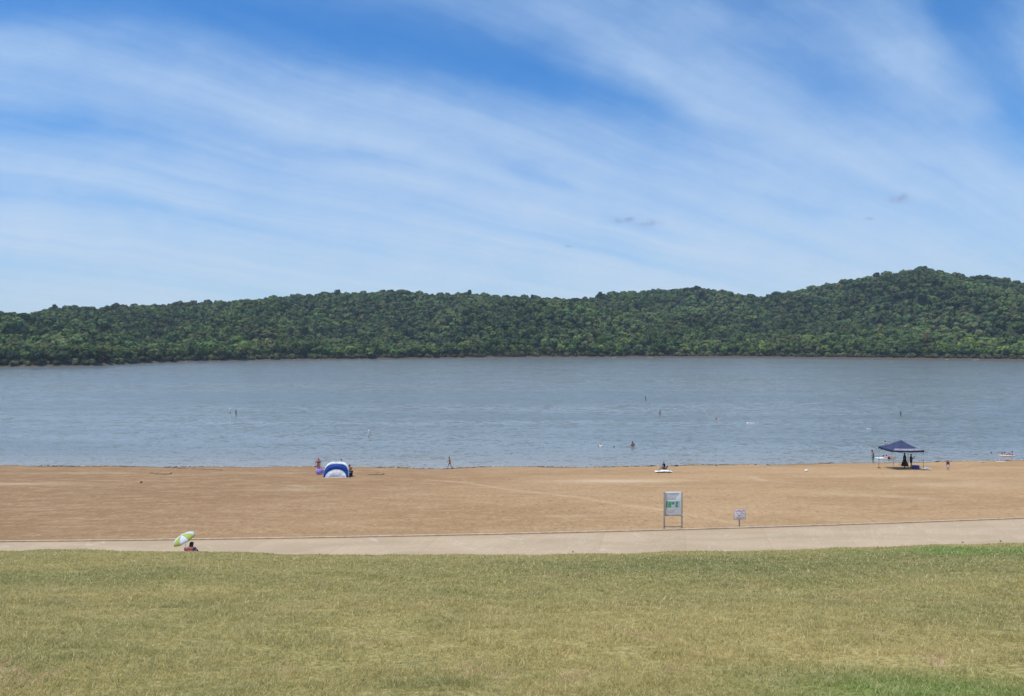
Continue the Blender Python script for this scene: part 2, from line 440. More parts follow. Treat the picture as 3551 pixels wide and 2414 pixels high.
# kerb between path and sand
k = MB(); prof = [(-.02, -.25), (-.02, .075), (.0, .09), (.11, .09), (.13, .075), (.13, -.25)]
xk = np.linspace(-70, 70, 141); rr = []
for xx in xk:
    yy = float(path_far(xx)); wob = .006 * math.sin(xx * 1.7)
    rr.append([(xx, yy + a + wob, PATHZ + c_) for a, c_ in prof])
k.rings(rr, close=True, cap0=True, cap1=True).build("kerb", m_kerb, smooth=False)["kind"] = "structure"
# beach
xs = np.concatenate([np.linspace(-190, -56, 60), np.linspace(-55, 55, 441), np.linspace(56, 190, 60)])
X, TT = np.meshgrid(xs, np.linspace(0, 1.35, 260))
YF = path_far(X) + .10; YS = shore(X)
Y = YF + (YS - YF) * TT
Z = ground(X, Y) + np.clip((Y - YF) / 1.0, 0, 1) * ((fbm(X * .35, Y * .5, 3, 3) - .5) * .10 + (fbm(X * 2.2, Y * 2.2, 31, 3) - .5) * .07 * np.clip((YS - Y) / 5, 0, 1)) + .03 * (TT < .02)
bme = grid("beach", X, Y, Z)
pale = np.zeros(X.shape)
def track(pts, w, a):
    global pale
    P = [hit(px, py) for px, py in pts]
    best = np.full(X.shape, 1e9)
    for A, B in zip(P, P[1:]):
        dx_, dy_ = B.x - A.x, B.y - A.y; L = dx_ * dx_ + dy_ * dy_
        t = np.clip(((X - A.x) * dx_ + (Y - A.y) * dy_) / L, 0, 1)
        best = np.minimum(best, np.hypot(X - A.x - t * dx_, Y - A.y - t * dy_))
    pale = np.maximum(pale, a * np.exp(-(best / w) ** 2))
track([(1480, 1664), (1620, 1675), (1760, 1697), (1900, 1712), (2020, 1727), (2180, 1753), (2310, 1770)], .36, .42)
track([(2395, 1785), (2480, 1800), (2560, 1818), (2700, 1829)], .3, .35)
track([(2610, 1655), (2650, 1668), (2700, 1672), (2760, 1676)], .4, .4)
track([(2850, 1710), (3000, 1716), (3200, 1726)], .9, .35)
for px, py, rx, ry, a in [(2130, 1669, 5.5, 1.5, .8), (60, 1678, 5, 1.2, .6), (1020, 1698, 3., 1.4, .35), (1040, 1685, 1.6, .5, .5), (2300, 1686, 2., .6, .4), (900, 1640, 6, .9, .3), (320, 1640, 5, .8, .45), (2000, 1790, 2.4, .6, .3), (3000, 1650, 9, 1.1, .35), (3300, 1680, 6, 2, .3)]:
    P = hit(px, py); pale = np.maximum(pale, a * np.exp(-(((X - P.x) / rx) ** 2 + ((Y - P.y) / ry) ** 2)))
add_attr(bme, "pale", pale)
add_attr(bme, "wet", np.clip(1.1 - (YS - Y + (fbm(X * .35, Y * .1, 77, 4) - .5) * 2.6) / 1.5, 0, 1))
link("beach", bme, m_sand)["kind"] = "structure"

# ------------------------------------------------------------------ water
db = MB()
for _ in range(420):
    xx = random.uniform(-62, 62)
    if fbm(xx * .16, 1., 191, 3) < .45: continue
    ln = random.choice([.06, .1, .15, .3, .6]); yy = float(shore(xx)) - random.uniform(.05, .9)
    db.blob((xx, yy, float(ground(xx, yy)) + .02), (ln * .6, random.uniform(.03, .10), random.uniform(.015, .05)), 1, .5)
tag(db.build("shore_litter", cloth("litter_brown", (.07, .05, .032), .95, .3, 4.)), "dark line of washed-up twigs and weed along the near waterline", "debris", kind="stuff")
m_water, b, p = nmat("lake_water", .12, .5)
P = b.pos(); x, y, z = b.sep(P)
band = b.noise(b.comb(b.m('MULTIPLY', x, .0045), b.m('MULTIPLY', y, .028), 0.), 1., 5, .6, .5)
band2 = b.noise(b.comb(b.m('MULTIPLY', x, .02), b.m('MULTIPLY', y, .10), 4.), 1., 4, .6, .3)
near = b.mapr(y, 86., 108., 1., 0.)
c = b.mix(b.mapr(band, .4, .62), (.150, .172, .165), (.215, .238, .232))
c = b.mix(b.m('MULTIPLY', near, .65), c, (.33, .285, .225))
b.put(p.inputs["Base Color"], c)
rg = b.m('ADD', b.mapr(band, .35, .65, .20, .12), b.m('MULTIPLY', band2, .05)); b.put(p.inputs["Roughness"], rg)
p.inputs["IOR"].default_value = 1.33
def slope(sx, sy, off, k, det=3):
    n = b.new("ShaderNodeTexNoise"); b.put(n.inputs["Vector"], b.comb(b.m('MULTIPLY', x, sx), b.m('MULTIPLY', y, sy), off))
    n.inputs["Scale"].default_value = 1.; n.inputs["Detail"].default_value = det; n.inputs["Roughness"].default_value = .6; n.inputs["Distortion"].default_value = .4
    c_ = b.sep(n.outputs["Color"])
    return b.m('MULTIPLY', b.m('SUBTRACT', c_[0], .5), k * .8), b.m('MULTIPLY', b.m('SUBTRACT', c_[1], .5), k)
ax_, ay_ = slope(1.1, 1.9, 0., .44); bx_, by_ = slope(.25, .6, 8., .22); cx_, cy_ = slope(4., 7., 3., .34, 2)
calm = b.mapr(band2, .3, .7, .7, 1.2)
nx_ = b.m('MULTIPLY', b.m('ADD', ax_, b.m('ADD', bx_, cx_)), calm); ny_ = b.m('MULTIPLY', b.m('ADD', ay_, b.m('ADD', by_, cy_)), calm)
vn = b.new("ShaderNodeVectorMath", operation='NORMALIZE'); b.put(vn.inputs[0], b.comb(nx_, ny_, 1.)); b.put(p.inputs["Normal"], vn.outputs[0])
ww = np.concatenate([[-1900, -900, -400, -150], np.linspace(-100, 100, 161), [150, 400, 900, 1900]])
wy = np.concatenate([[70, 80], np.linspace(84, 130, 120), np.linspace(135, 250, 60), [300, 400, 600, 800, 1100, 1450]])
X, Y = np.meshgrid(ww, wy)
Z = WATER + ((fbm(X * .5, Y * 1.1, 51, 3) - .5) * .05) * (np.abs(X) < 101) * (Y < 260)
link("water", grid("water", X, Y, Z), m_water)["kind"] = "structure"
link("ground", grid("ground", *np.meshgrid(np.array([-1950., 1950.]), np.array([-60., 1480.])), np.full((2, 2), -19.)), cloth("silt", (.16, .13, .09), .95, .3, .05))["kind"] = "structure"
# foam: broken bits of white along the waterline
m_foam = cloth("foam", (.85, .84, .80), .6, .1, 5.)
fb = MB(); xx = -62.
while xx < 62:
    xx += random.uniform(.1, 1.3)
    ln = random.choice([.1, .12, .15, .2, .3, .5]); yy = float(shore(xx)) + random.uniform(-.15, .25)
    if fbm(xx * .1, 0., 91, 2) < .40: continue
    fb.blob((xx, yy, WATER + .01), (ln * .5, random.uniform(.03, .07), random.uniform(.012, .03)), 1, .5)
tag(fb.build("foam", m_foam), "broken white foam along the near waterline", "foam", kind="stuff")
# ================================================================== GRASS BLADES
def blades(N, ya, yb):
    # sample y with screen-uniform-ish density
    k = rng.random(N); y = ya * (yb / ya) ** k
    x = (rng.random(N) * 2 - 1) * (y * .68 + 2.2)
    return x, y
def make_grass():
    parts = [blades(430000, 5.8, 13.0), blades(430000, 12.0, 24.0), blades(320000, 22.0, 40.0)]
    x = np.concatenate([a for a, _ in parts]); y = np.concatenate([a for _, a in parts])
    keep = y < path_near(x) - .02
    # tufts: pull blades to clump centres
    x = x[keep]; y = y[keep]
    bare = fbm(x * 1.1 + 40, y * 1.1, 61, 4)
    keep = rng.random(len(x)) < np.where(bare > .66, .35, 1.); x = x[keep]; y = y[keep]
    # a few blades straggle over the path edge
    n = len(x)
    z = ground(x, y) + (fbm(x * .5, y * .5, 9, 4) - .5) * .22 * np.clip((path_near(x) - y) / 3, 0, 1) * np.clip((y - 2) / 4, .2, 1) - .006
    clump = fbm(x * 3.3, y * 3.3, 71, 3)
    L = (.022 + .036 * rng.random(n)) * (.35 + 1.4 * clump)
    tall = rng.random(n) < .022; L = np.where(tall, L * rng.uniform(1.5, 2.1, n), L)
    L = L * np.clip(.85 + y / 60, 1, 1.4)
    Wd = np.maximum(.0045, y * .00085) * rng.uniform(.7, 1.3, n)
    az = rng.random(n) * 2 * np.pi; lean = rng.uniform(.35, 1.35, n)
    dx = np.cos(az); dy = np.sin(az)
    fa = rng.random(n) * 2 * np.pi; wx = np.cos(fa) * Wd / 2; wy = np.sin(fa) * Wd / 2
    V = np.zeros((n, 5, 3))
    V[:, 0] = np.stack([x - wx, y - wy, z], 1); V[:, 1] = np.stack([x + wx, y + wy, z], 1)
    mx = x + dx * L * .35 * np.sin(lean); my = y + dy * L * .35 * np.sin(lean); mz = z + L * .55 * np.cos(lean * .6)
    V[:, 2] = np.stack([mx + wx * .8, my + wy * .8, mz], 1); V[:, 3] = np.stack([mx - wx * .8, my - wy * .8, mz], 1)
    V[:, 4] = np.stack([x + dx * L * np.sin(lean), y + dy * L * np.sin(lean), z + L * np.cos(lean)], 1)
    i = np.arange(n)[:, None] * 5
    Ft = np.concatenate([i + [0, 1, 2], i + [0, 2, 3], i + [3, 2, 4]], 0)
    me = npmesh("grass", V.reshape(-1, 3), Ft)
    rn = np.clip(.62 * rng.random(n) + .42 * fbm(x * 9., y * 5., 81, 2), 0, 1)
    rn = np.where(tall, .9, rn)
    add_attr(me, "rnd", np.repeat(rn, 5))
    tag(link("grass", me, m_blade), "short mown half-dry grass covering the foreground slope", "grass", kind="stuff")
make_grass()

# ================================================================== FAR HILLS
far = np.array([whit(px, py)[:2] for px, py in [(-700, 1276), (-300, 1275), (0, 1274), (160, 1273), (320, 1270), (400, 1266), (500, 1261), (700, 1255), (900, 1251), (1300, 1247), (1776, 1241), (2300, 1241), (2650, 1243), (3000, 1248), (3300, 1252), (3551, 1256), (3900, 1260), (4300, 1264)]])
fu = far[:, 0] / far[:, 1]; fy = far[:, 1]
def Ysh(u): return np.interp(u, fu, fy)
sky_pts = np.array([(-700, 1120), (-300, 1100), (0, 1085), (110, 1078), (180, 1060), (240, 1057), (330, 1066), (420, 1052), (520, 1050), (640, 1045), (780, 1042), (900, 1033), (980, 1022), (1090, 1014), (1160, 1010), (1280, 1007), (1380, 1004), (1500, 1012), (1640, 1014), (1760, 1024), (1900, 1029), (1980, 1032), (2080, 1024), (2150, 1008), (2280, 1003), (2420, 992), (2500, 1000), (2590, 1020), (2650, 1026), (2760, 1004), (2840, 985), (2920, 968), (3010, 957), (3060, 945), (3130, 934), (3190, 922), (3240, 932), (3300, 944), (3350, 956), (3400, 948), (3460, 955), (3551, 970), (3800, 985), (4300, 1020)])
su = (sky_pts[:, 0] - CX) / F; sv = (HOR - sky_pts[:, 1]) / F
def S(u): return np.interp(u, su, sv)
def bank(u): return np.interp(u, [-.65, -.3, .1, .3, .64], [4, 5, 9, 36, 50])
TREEH = 11.5
def hills(u, y):
    ys = Ysh(u); bk = bank(u)
    yr = ys + 235 + 90 * vnoise(u * 6, 0 * u, 4) + np.interp(u, [-.65, 0, .64], [60, 60, 60])
    zr = S(u) * yr - TREEH
    t = (y - ys - bk) / (yr - ys - bk)
    tc = np.clip(t, 0, 1)
    x = u * y
    nz = (fbm(x / 85 + y / 400, y / 260, 23, 4) - .5)
    sh = .25 * tc + .75 * tc ** 1.35
    z = -12.8 + (zr + 12.8) * sh + nz * 80 * np.sin(np.pi * tc) ** 1.0
    cap = S(u) * y * .96 - TREEH * 1.05
    z = np.where((tc < .93) & (tc > .25), np.minimum(z, np.maximum(cap, -12.8 + (zr + 12.8) * tc * .4)), z)
    tb = np.clip((y - ys) / bk, 0, 1)
    z = np.where(t < 0, -14.15 + 1.35 * tb ** 1.4, z)
    z = np.where(y < ys, -14.15 + (y - ys) * .08, z)
    z = np.where(t > 1, zr - (y - yr) * .12, z)
    return np.maximum(z, -18.5)
m_hill, b, p = nmat("hillside_soil", .95, .1)
P = b.pos(); x, y, z = b.sep(P)
hn = b.noise(P, .15, 5, .7)
c = b.mix(b.mapr(hn, .35, .65), (.028, .045, .018), (.05, .07, .025))
mud = b.mapr(z, -13.3, -12.3, 1., 0.)
c = b.mix(mud, c, b.mix(b.mapr(hn, .3, .7), (.085, .070, .055), (.125, .098, .075)))
b.put(p.inputs["Base Color"], c)
us = np.linspace(-.95, .95, 380); ts = np.concatenate([np.linspace(-.05, .2, 40), np.linspace(.22, 1.5, 70), [2.2]])
U, TT = np.meshgrid(us, ts)
Y = Ysh(U) + TT * 330; Y = np.minimum(Y, 1440)
link("hills", grid("hills", U * Y, Y, hills(U, Y)), m_hill)["kind"] = "structure"

# ------------------------------------------------------------------ tree crowns: leaf clumps over a handful of lobes
def crown_mesh(seed, nlobe, ncard, tall=1.0, card=.17):
    """unit crown: radius about 1, centred at z=0; returns V (n,4,3)"""
    g = np.random.default_rng(seed)
    lob = []
    for i in range(nlobe):
        a = g.random() * 2 * np.pi; rr = g.uniform(.25, .72) if i else 0
        zz = g.uniform(-.45, .55) if i else .25
        lob.append((math.cos(a) * rr * (1 - .35 * max(zz, 0)), math.sin(a) * rr * (1 - .35 * max(zz, 0)), zz * tall, g.uniform(.24, .42) if i else .58))
    lob = np.array(lob)
    w = lob[:, 3] ** 2; idx = g.choice(nlobe, ncard, p=w / w.sum())
    d = g.normal(size=(ncard, 3)); d /= np.linalg.norm(d, axis=1)[:, None]
    d[:, 2] = np.where(d[:, 2] < -.35, -d[:, 2], d[:, 2])
    c = lob[idx, :3] + d * lob[idx, 3][:, None] * g.uniform(.86, 1.08, ncard)[:, None]
    n = d + g.normal(size=(ncard, 3)) * .28; n /= np.linalg.norm(n, axis=1)[:, None]
    t = np.cross(n, g.normal(size=(ncard, 3))); t /= np.linalg.norm(t, axis=1)[:, None]
    bt = np.cross(n, t)
    s = card * g.uniform(.6, 1.35, ncard)[:, None]
    V = np.stack([c - t * s - bt * s * .8, c + t * s * .9 - bt * s, c + t * s + bt * s * .9, c - t * s * .8 + bt * s], 1)
    return V
def leaf_nodes(name, tint_from_object):
    m, b, p = nmat(name, .75, .12)
    if tint_from_object:
        oi = b.new("ShaderNodeObjectInfo"); tint = oi.outputs["Color"]
    else:
        tint = b.attr("tint").outputs["Color"]
    P = b.pos()
    n1 = b.noise(P, .55, 4, .7)
    c = b.mix(b.mapr(n1, .3, .7), b.mix(1., tint, (.84, .86, .86), 'MULTIPLY'), b.mix(1., tint, (1.16, 1.15, 1.08), 'MULTIPLY'))
    b.put(p.inputs["Base Color"], c)
    tr = b.new("ShaderNodeBsdfTranslucent"); b.put(tr.inputs[0], c)
    mx = b.new("ShaderNodeMixShader"); mx.inputs[0].default_value = .15
    b.l.new(p.outputs[0], mx.inputs[1]); b.l.new(tr.outputs[0], mx.inputs[2]); b.l.new(mx.outputs[0], m.node_tree.nodes["Material Output"].inputs[0])
    return m
m_leaf = leaf_nodes("leaves", True); m_wood_leaf = leaf_nodes("wood_leaves", False)
m_bark = cloth("bark", (.12, .095, .07), .95, .3, 3.)
def quads(V): return np.arange(len(V) * 4).reshape(-1, 4)
CROWN = [crown_mesh(100 + i, 11 + i % 5, 460, [1, 1.15, .85, 1.3][i % 4], .115) for i in range(8)]
CROWN_LO = [crown_mesh(200 + i, 11 + i % 5, 220, [1, 1.1, .85, 1.2][i % 4], .165) for i in range(8)]

# sites on the hillside
def sites(n, spacing):
    cell = spacing; out = []; occ = {}
    U = rng.uniform(-.80, .80, n); 
    dd = rng.random(n) ** .85
    ys = Ysh(U) + bank(U) * .98
    Yr = ys + dd * 395
    for u, y in zip(U, Yr):
        x = u * y; k = (int(math.floor(x / cell)), int(math.floor(y / cell))); ok = True
        for i in (-1, 0, 1):
            for j in (-1, 0, 1):
                for q in occ.get((k[0] + i, k[1] + j), ()):
                    if (q[0] - x) ** 2 + (q[1] - y) ** 2 < cell * cell: ok = False; break
                if not ok: break
            if not ok: break
        if ok: occ.setdefault(k, []).append((x, y)); out.append((x, y))
    return np.array(out)
st = sites(52000, 6.2)
ux = st[:, 0] / st[:, 1]
dshore = st[:, 1] - Ysh(ux) - bank(ux)
zt = hills(ux, st[:, 1])
TINTS = np.array([(.112, .160, .046), (.088, .132, .044), (.060, .098, .040), (.140, .182, .050), (.170, .220, .052), (.135, .155, .058)])
def pick_tint(n, d, x, y):
    r_ = rng.random(n) * .52 + fbm(x / 60, y / 60, 41, 3) * .48
    k = np.select([r_ < .26, r_ < .50, r_ < .68, r_ < .82], [2, 1, 0, 5], 3)
    k = np.where((d < 60) & (rng.random(n) < .11), 4, k)
    k = np.where((d < 90) & (k == 2) & (rng.random(n) < .5), 3, k)
    c = TINTS[k] * (.64 + .72 * np.clip((fbm(x / 38 + 9, y / 45, 43, 3) - .2) / .6, 0, 1))[:, None] * rng.uniform(.76, 1.22, (n, 1)) * rng.uniform(.92, 1.08, (n, 3))  # patchy gain: species tone, plus shadow clusters painted into the leaf colour
    return k, c
tk, tc_ = pick_tint(len(st), dshore, st[:, 0], st[:, 1])
rad = rng.uniform(3.7, 6.3, len(st)) * np.where(rng.random(len(st)) < .08, 1.2, 1.) * np.clip(.80 + dshore / 120, .7, 1)
hgt_ = (4.2 + rad * rng.uniform(1.1, 1.5, len(st))) * np.clip(.8 + dshore / 90, .78, 1)
# --- the trees that show largest: front rows, one object each
show = rad * hgt_ / st[:, 1] ** 2
vis = (np.abs(ux) < .66) & (dshore < 34)
cand = np.where(vis)[0]; cand = cand[np.argsort(-show[cand])]
ind = set(cand[:285].tolist())
crown_me = []
for i, V in enumerate(CROWN):
    me = npmesh("crown", V.reshape(-1, 3), quads(V)); me.materials.append(m_leaf); crown_me.append(me)
def trunk_me(seed):
    g = random.Random(seed); k = MB()
    top = Vector((g.uniform(-.1, .1), g.uniform(-.1, .1), 1.0))
    k.tube([(0, 0, -.1), (0, 0, .0), top * .5 + Vector((g.uniform(-.03, .03), 0, 0)), top], [.055, .045, .035, .018], 7)
    for j in range(5):
        a = g.uniform(0, 6.28); h = g.uniform(.35, .75)
        k.tube([(top.x * h, top.y * h, h), (top.x * h + math.cos(a) * .16, top.y * h + math.sin(a) * .16, h + .16), (top.x * h + math.cos(a) * .3, top.y * h + math.sin(a) * .3, h + .36)], [.022, .014, .006], 5)
    o = k.build("trunk", m_bark); me = o.data; bpy.data.objects.remove(o); return me
TR = [trunk_me(i) for i in range(4)]
KN = ["green", "deep green", "very dark green", "mid green", "bright yellow-green", "grey-green"]
def make_tree(x, y, z, r, h, tint, vi, label, group="trees along the far shore"):
    e = empty("tree", (x, y, z), random.uniform(0, 6.28))
    tag(e, label, "tree", group)
    t = link("trunk", TR[vi % 4], None, e); t.scale = (h * .75,) * 3
    c = link("crown", crown_me[vi % 8], None, e); c.location = (0, 0, h * .56); c.scale = (r, r, h * .44)
    c.color = (*tint, 1)
    return e
for i in sorted(ind):
    u_ = ux[i]; third = "left" if u_ < -.22 else ("middle" if u_ < .2 else "right")
    big_ = "large" if rad[i] > 4.2 else "small"
    lab = f"{big_} {KN[tk[i]]} tree at the wooded hill's foot, {third} stretch of far shore"
    make_tree(st[i, 0], st[i, 1], zt[i], rad[i], hgt_[i], tc_[i], int(rng.integers(0, 8)), lab)
# a few that stand out in the photo
def special(px, py_base, hpx, wpx, tint, label, back=0, vi=0, g="standout trees on the far hill"):
    u_, _ = ray(px, 1200); ys_ = float(Ysh(u_) + bank(u_)) + back
    z_ = float(hills(np.array([u_]), np.array([ys_]))[0])
    h = hpx * ys_ / F; r = wpx * ys_ / F / 2
    make_tree(u_ * ys_, ys_, z_, r, h, tint, vi, label, g)
special(3385, 1240, 58, 42, (.14, .20, .03), "vivid lime-green tree low on the right hill close to the mud bank", 8, 1)
special(3215, 1240, 80, 40, (.14, .12, .045), "rusty olive tree low on the right hill", 12, 3)
special(2290, 1238, 62, 44, (.085, .13, .03), "rounded pale green tree standing forward at the right hill's left foot", 2, 0)
special(2265, 1238, 84, 46, (.09, .13, .035), "tall pale green tree just behind the rounded one at the foot of the right hill", 16, 5)
special(2080, 1238, 70, 34, (.11, .17, .03), "bright green tree beside the low middle saddle of the far shore", 12, 2)
special(1300, 1245, 66, 40, (.10, .14, .035), "yellow-green pair-topped tree left of the centre of the far shore", 14, 6)
special(325, 1262, 66, 44, (.10, .14, .035), "yellow-green tree above the low spit on the far left shore", 14, 7)
special(1025, 1248, 62, 36, (.10, .145, .035), "light green tree in the shore wood above the blue tent", 12, 4)
# emergent skyline trees
def skyline(px, top, wpx, label, vi):
    u_ = (px - CX) / F; ys_ = float(Ysh(u_) + 290 + 90 * vnoise(u_ * 6, 0., 4))
    h = 14.0; z_ = (HOR - top) / F * ys_ - h
    make_tree(u_ * ys_, ys_, z_, wpx * ys_ / F / 2, h, (.04, .065, .03), vi, label, "standout trees on the skyline")
for px, top, w_, lb, vi in [(1168, 1002, 30, "round lone tree crown rising above the left ridge skyline", 0), (1628, 1004, 22, "small peaked tree on the skyline left of the ridge dip", 3),
                            (2081, 1010, 26, "dark tree standing up from the skyline just right of the ridge dip", 1), (1820, 1020, 17, "leftmost of the small separate crowns in the skyline dip", 5), (1846, 1018, 16, "small separate crown second in the skyline dip", 6),
                            (2420, 990, 40, "broad dark crown at the top of the middle hump", 2), (190, 1052, 24, "dark knob of a tree on the far left ridge top", 4), (3036, 945, 30, "pointed dark crown on the left shoulder of the right hill", 7), (3190, 921, 52, "widest tree crown at the very top of the right hill", 0)]:
    skyline(px, top, w_, lb, vi)
# --- the rest of the wood: one mass
Vs = []; tints = []
lo = np.array(CROWN_LO)
for i in range(len(st)):
    if i in ind: continue
    y_ = st[i, 1]
    # hide-side trees far behind the ridge are skipped
    V = lo[int(rng.integers(0, 8))]
    a = rng.random() * 6.283; ca, sa = math.cos(a), math.sin(a)
    Q = np.empty_like(V)
    Q[..., 0] = (V[..., 0] * ca - V[..., 1] * sa) * rad[i] + st[i, 0]
    Q[..., 1] = (V[..., 0] * sa + V[..., 1] * ca) * rad[i] + y_
    Q[..., 2] = V[..., 2] * hgt_[i] * .44 + zt[i] + hgt_[i] * .56
    Vs.append(Q.astype(np.float32)); tints.append(tc_[i])
# shore brush
nb = 1500
ub = rng.uniform(-.8, .8, nb); yb = Ysh(ub) + bank(ub) * .84 + rng.random(nb) ** 1.3 * 16 * np.interp(ub, [-.3, .3], [1, 1.5]); zb = hills(ub, yb)
low = np.array([crown_mesh(300 + i, 5, 60, .8, .30) for i in range(5)])
for i in range(nb):
    V = low[int(rng.integers(0, 5))]; r0 = rng.uniform(.8, 2.6)
    Q = V * np.array([r0 * 1.3, r0 * 1.2, r0 * .9]) + np.array([ub[i] * yb[i], yb[i], zb[i] + r0 * .45])
    Vs.append(Q.astype(np.float32)); tints.append(np.array([(.125, .14, .058), (.10, .13, .050), (.15, .155, .07)][int(rng.integers(0, 3))]) * rng.uniform(.8, 1.2))
cnt = np.array([len(v) for v in Vs])
Vall = np.concatenate(Vs, 0).reshape(-1, 3)
me = npmesh("wood", Vall, np.arange(len(Vall)).reshape(-1, 4))
ca_ = me.color_attributes.new("tint", 'FLOAT_COLOR', 'POINT')
tt = np.repeat(np.array(tints), cnt * 4, axis=0); tt = np.concatenate([tt, np.ones((len(tt), 1))], 1).astype(np.float32)
ca_.data.foreach_set("color", tt.ravel())
tag(link("wood", me, m_wood_leaf), "dense summer woodland mantling the far hills", "woodland", kind="stuff")
print("trees", len(st), "faces", len(Vall) // 4)
# pale stones on the far waterline
m_stone = cloth("pale_stone", (.42, .37, .31), .9, .3, 2.)
for j, (px, w_) in enumerate([(1020, 9), (1105, 8), (1245, 8), (760, 6), (645, 6), (2130, 18), (2255, 22), (3025, 6), (3285, 12), (3385, 26)]):
    u_, _ = ray(px, 1200); yy = float(Ysh(u_) + bank(u_) * .35); zz = float(hills(np.array([u_]), np.array([yy]))[0]); L = w_ * yy / F
    k = MB(); k.blob((0, 0, .1), (L / 2, .5, .32), 2, .5)
    o = k.build("rock", m_stone); o.location = (u_ * yy, yy, zz)
    tag(o, "pale weathered stone on the far waterline below the trees", "rock", "pale stones on the far shore")
# ================================================================== PEOPLE
def skinmat(name, base): return cloth(name, base, .6, .12, 14., .35)
SK = {"fair": skinmat("skin_fair", (.52, .30, .21)), "tan": skinmat("skin_tan", (.34, .17, .10)), "brown": skinmat("skin_brown", (.16, .08, .05)), "pink": skinmat("skin_pink", (.50, .24, .18))}
CM = {}
def cm(name, base, **k):
    if name not in CM: CM[name] = cloth(name, base, **k)
    return CM[name]
STAND = dict(pel=(0, 0, .93), ch=(0, .01, 1.27), nk=(0, 0, 1.47), hd=(0, .02, 1.60), tp=(0, .01, 1.70),
             shL=(-.18, 0, 1.41), shR=(.18, 0, 1.41), elL=(-.25, .0, 1.12), elR=(.25, 0, 1.12), wrL=(-.27, .06, .88), wrR=(.27, .06, .88),
             hpL=(-.10, 0, .89), hpR=(.10, 0, .89), knL=(-.11, .03, .49), knR=(.11, .03, .49), anL=(-.11, -.02, .08), anR=(.11, -.02, .08), toL=(-.12, .14, .03), toR=(.12, .14, .03))
def pose(**k): d = dict(STAND); d.update(k); return d
WALK = pose(elL=(-.25, -.10, 1.14), wrL=(-.26, .04, .92), elR=(.25, .12, 1.15), wrR=(.24, .32, 1.02), knL=(-.10, .20, .52), anL=(-.10, .30, .10), toL=(-.10, .45, .08), knR=(.10, -.08, .50), anR=(.10, -.36, .14), toR=(.10, -.24, .03), ch=(0, .05, 1.27), nk=(0, .07, 1.46), hd=(0, .11, 1.59), tp=(0, .11, 1.69))
HIP = pose(elR=(.36, -.06, 1.16), wrR=(.22, .06, .98), elL=(-.28, .02, 1.13), wrL=(-.26, .10, .90))
PHONE = pose(elR=(.27, .14, 1.17), wrR=(.17, .30, 1.36), elL=(-.27, .10, 1.14), wrL=(-.18, .28, 1.16))
def sit(seat, back=.1, kn=.42, foot=.75, spread=.14):
    d = dict(pel=(0, 0, seat + .10), ch=(0, -back, seat + .43), nk=(0, -back * 1.1, seat + .63), hd=(0, -back * .9, seat + .77), tp=(0, -back * .9, seat + .87),
             shL=(-.18, -back, seat + .57), shR=(.18, -back, seat + .57), elL=(-.25, .05, seat + .34), elR=(.25, .05, seat + .34), wrL=(-.17, .28, seat + .28), wrR=(.17, .28, seat + .28),
             hpL=(-.10, .02, seat + .08), hpR=(.10, .02, seat + .08), knL=(-spread, kn, seat + .20), knR=(spread, kn, seat + .20), anL=(-spread, foot, .08), anR=(spread, foot, .08), toL=(-spread, foot + .15, .04), toR=(spread, foot + .15, .04))
    return d
SWIM = pose(pel=(0, -.45, -.12), ch=(0, -.12, -.04), nk=(0, .06, .02), hd=(0, .18, .09), tp=(0, .22, .20), shL=(-.18, 0, -.02), shR=(.18, 0, .0), elL=(-.3, .25, -.1), wrL=(-.28, .5, -.2),
            elR=(.34, .16, .16), wrR=(.30, .42, .02), hpL=(-.09, -.5, -.14), hpR=(.09, -.5, -.14), knL=(-.12, -.92, -.22), knR=(.12, -.92, -.16), anL=(-.12, -1.3, -.25), anR=(.12, -1.3, -.1), toL=(-.12, -1.42, -.2), toR=(.12, -1.42, -.05))
PRONE = pose(pel=(0, -.35, .10), ch=(0, 0, .16), nk=(0, .17, .24), hd=(0, .26, .36), tp=(0, .26, .46), shL=(-.17, .08, .19), shR=(.17, .08, .19), elL=(-.26, .3, .06), wrL=(-.12, .46, .05), elR=(.26, .3, .06), wrR=(.12, .46, .05),
             hpL=(-.09, -.4, .08), hpR=(.09, -.4, .08), knL=(-.12, -.82, .03), knR=(.12, -.82, .03), anL=(-.12, -1.2, .06), anR=(.12, -1.2, .06), toL=(-.12, -1.33, -.02), toR=(.12, -1.33, -.02))
BONES = [("pel", "ch", "torso"), ("ch", "nk", "torso"), ("shL", "ch", "torso"), ("shR", "ch", "torso"), ("pel", "hpL", "hips"), ("pel", "hpR", "hips"), ("nk", "hd", "head"), ("hd", "tp", "head"),
         ("shL", "elL", "uarm"), ("shR", "elR", "uarm"), ("elL", "wrL", "farm"), ("elR", "wrR", "farm"), ("hpL", "knL", "thigh"), ("hpR", "knR", "thigh"),
         ("knL", "anL", "shin"), ("knR", "anR", "shin"), ("anL", "toL", "foot"), ("anR", "toR", "foot")]
RAD = dict(pel=.135, ch=.145, nk=.056, hd=.092, tp=.070, shL=.068, shR=.068, elL=.042, elR=.042, wrL=.028, wrR=.028, hpL=.100, hpR=.100, knL=.058, knR=.058, anL=.038, anR=.038, toL=.030, toR=.030)
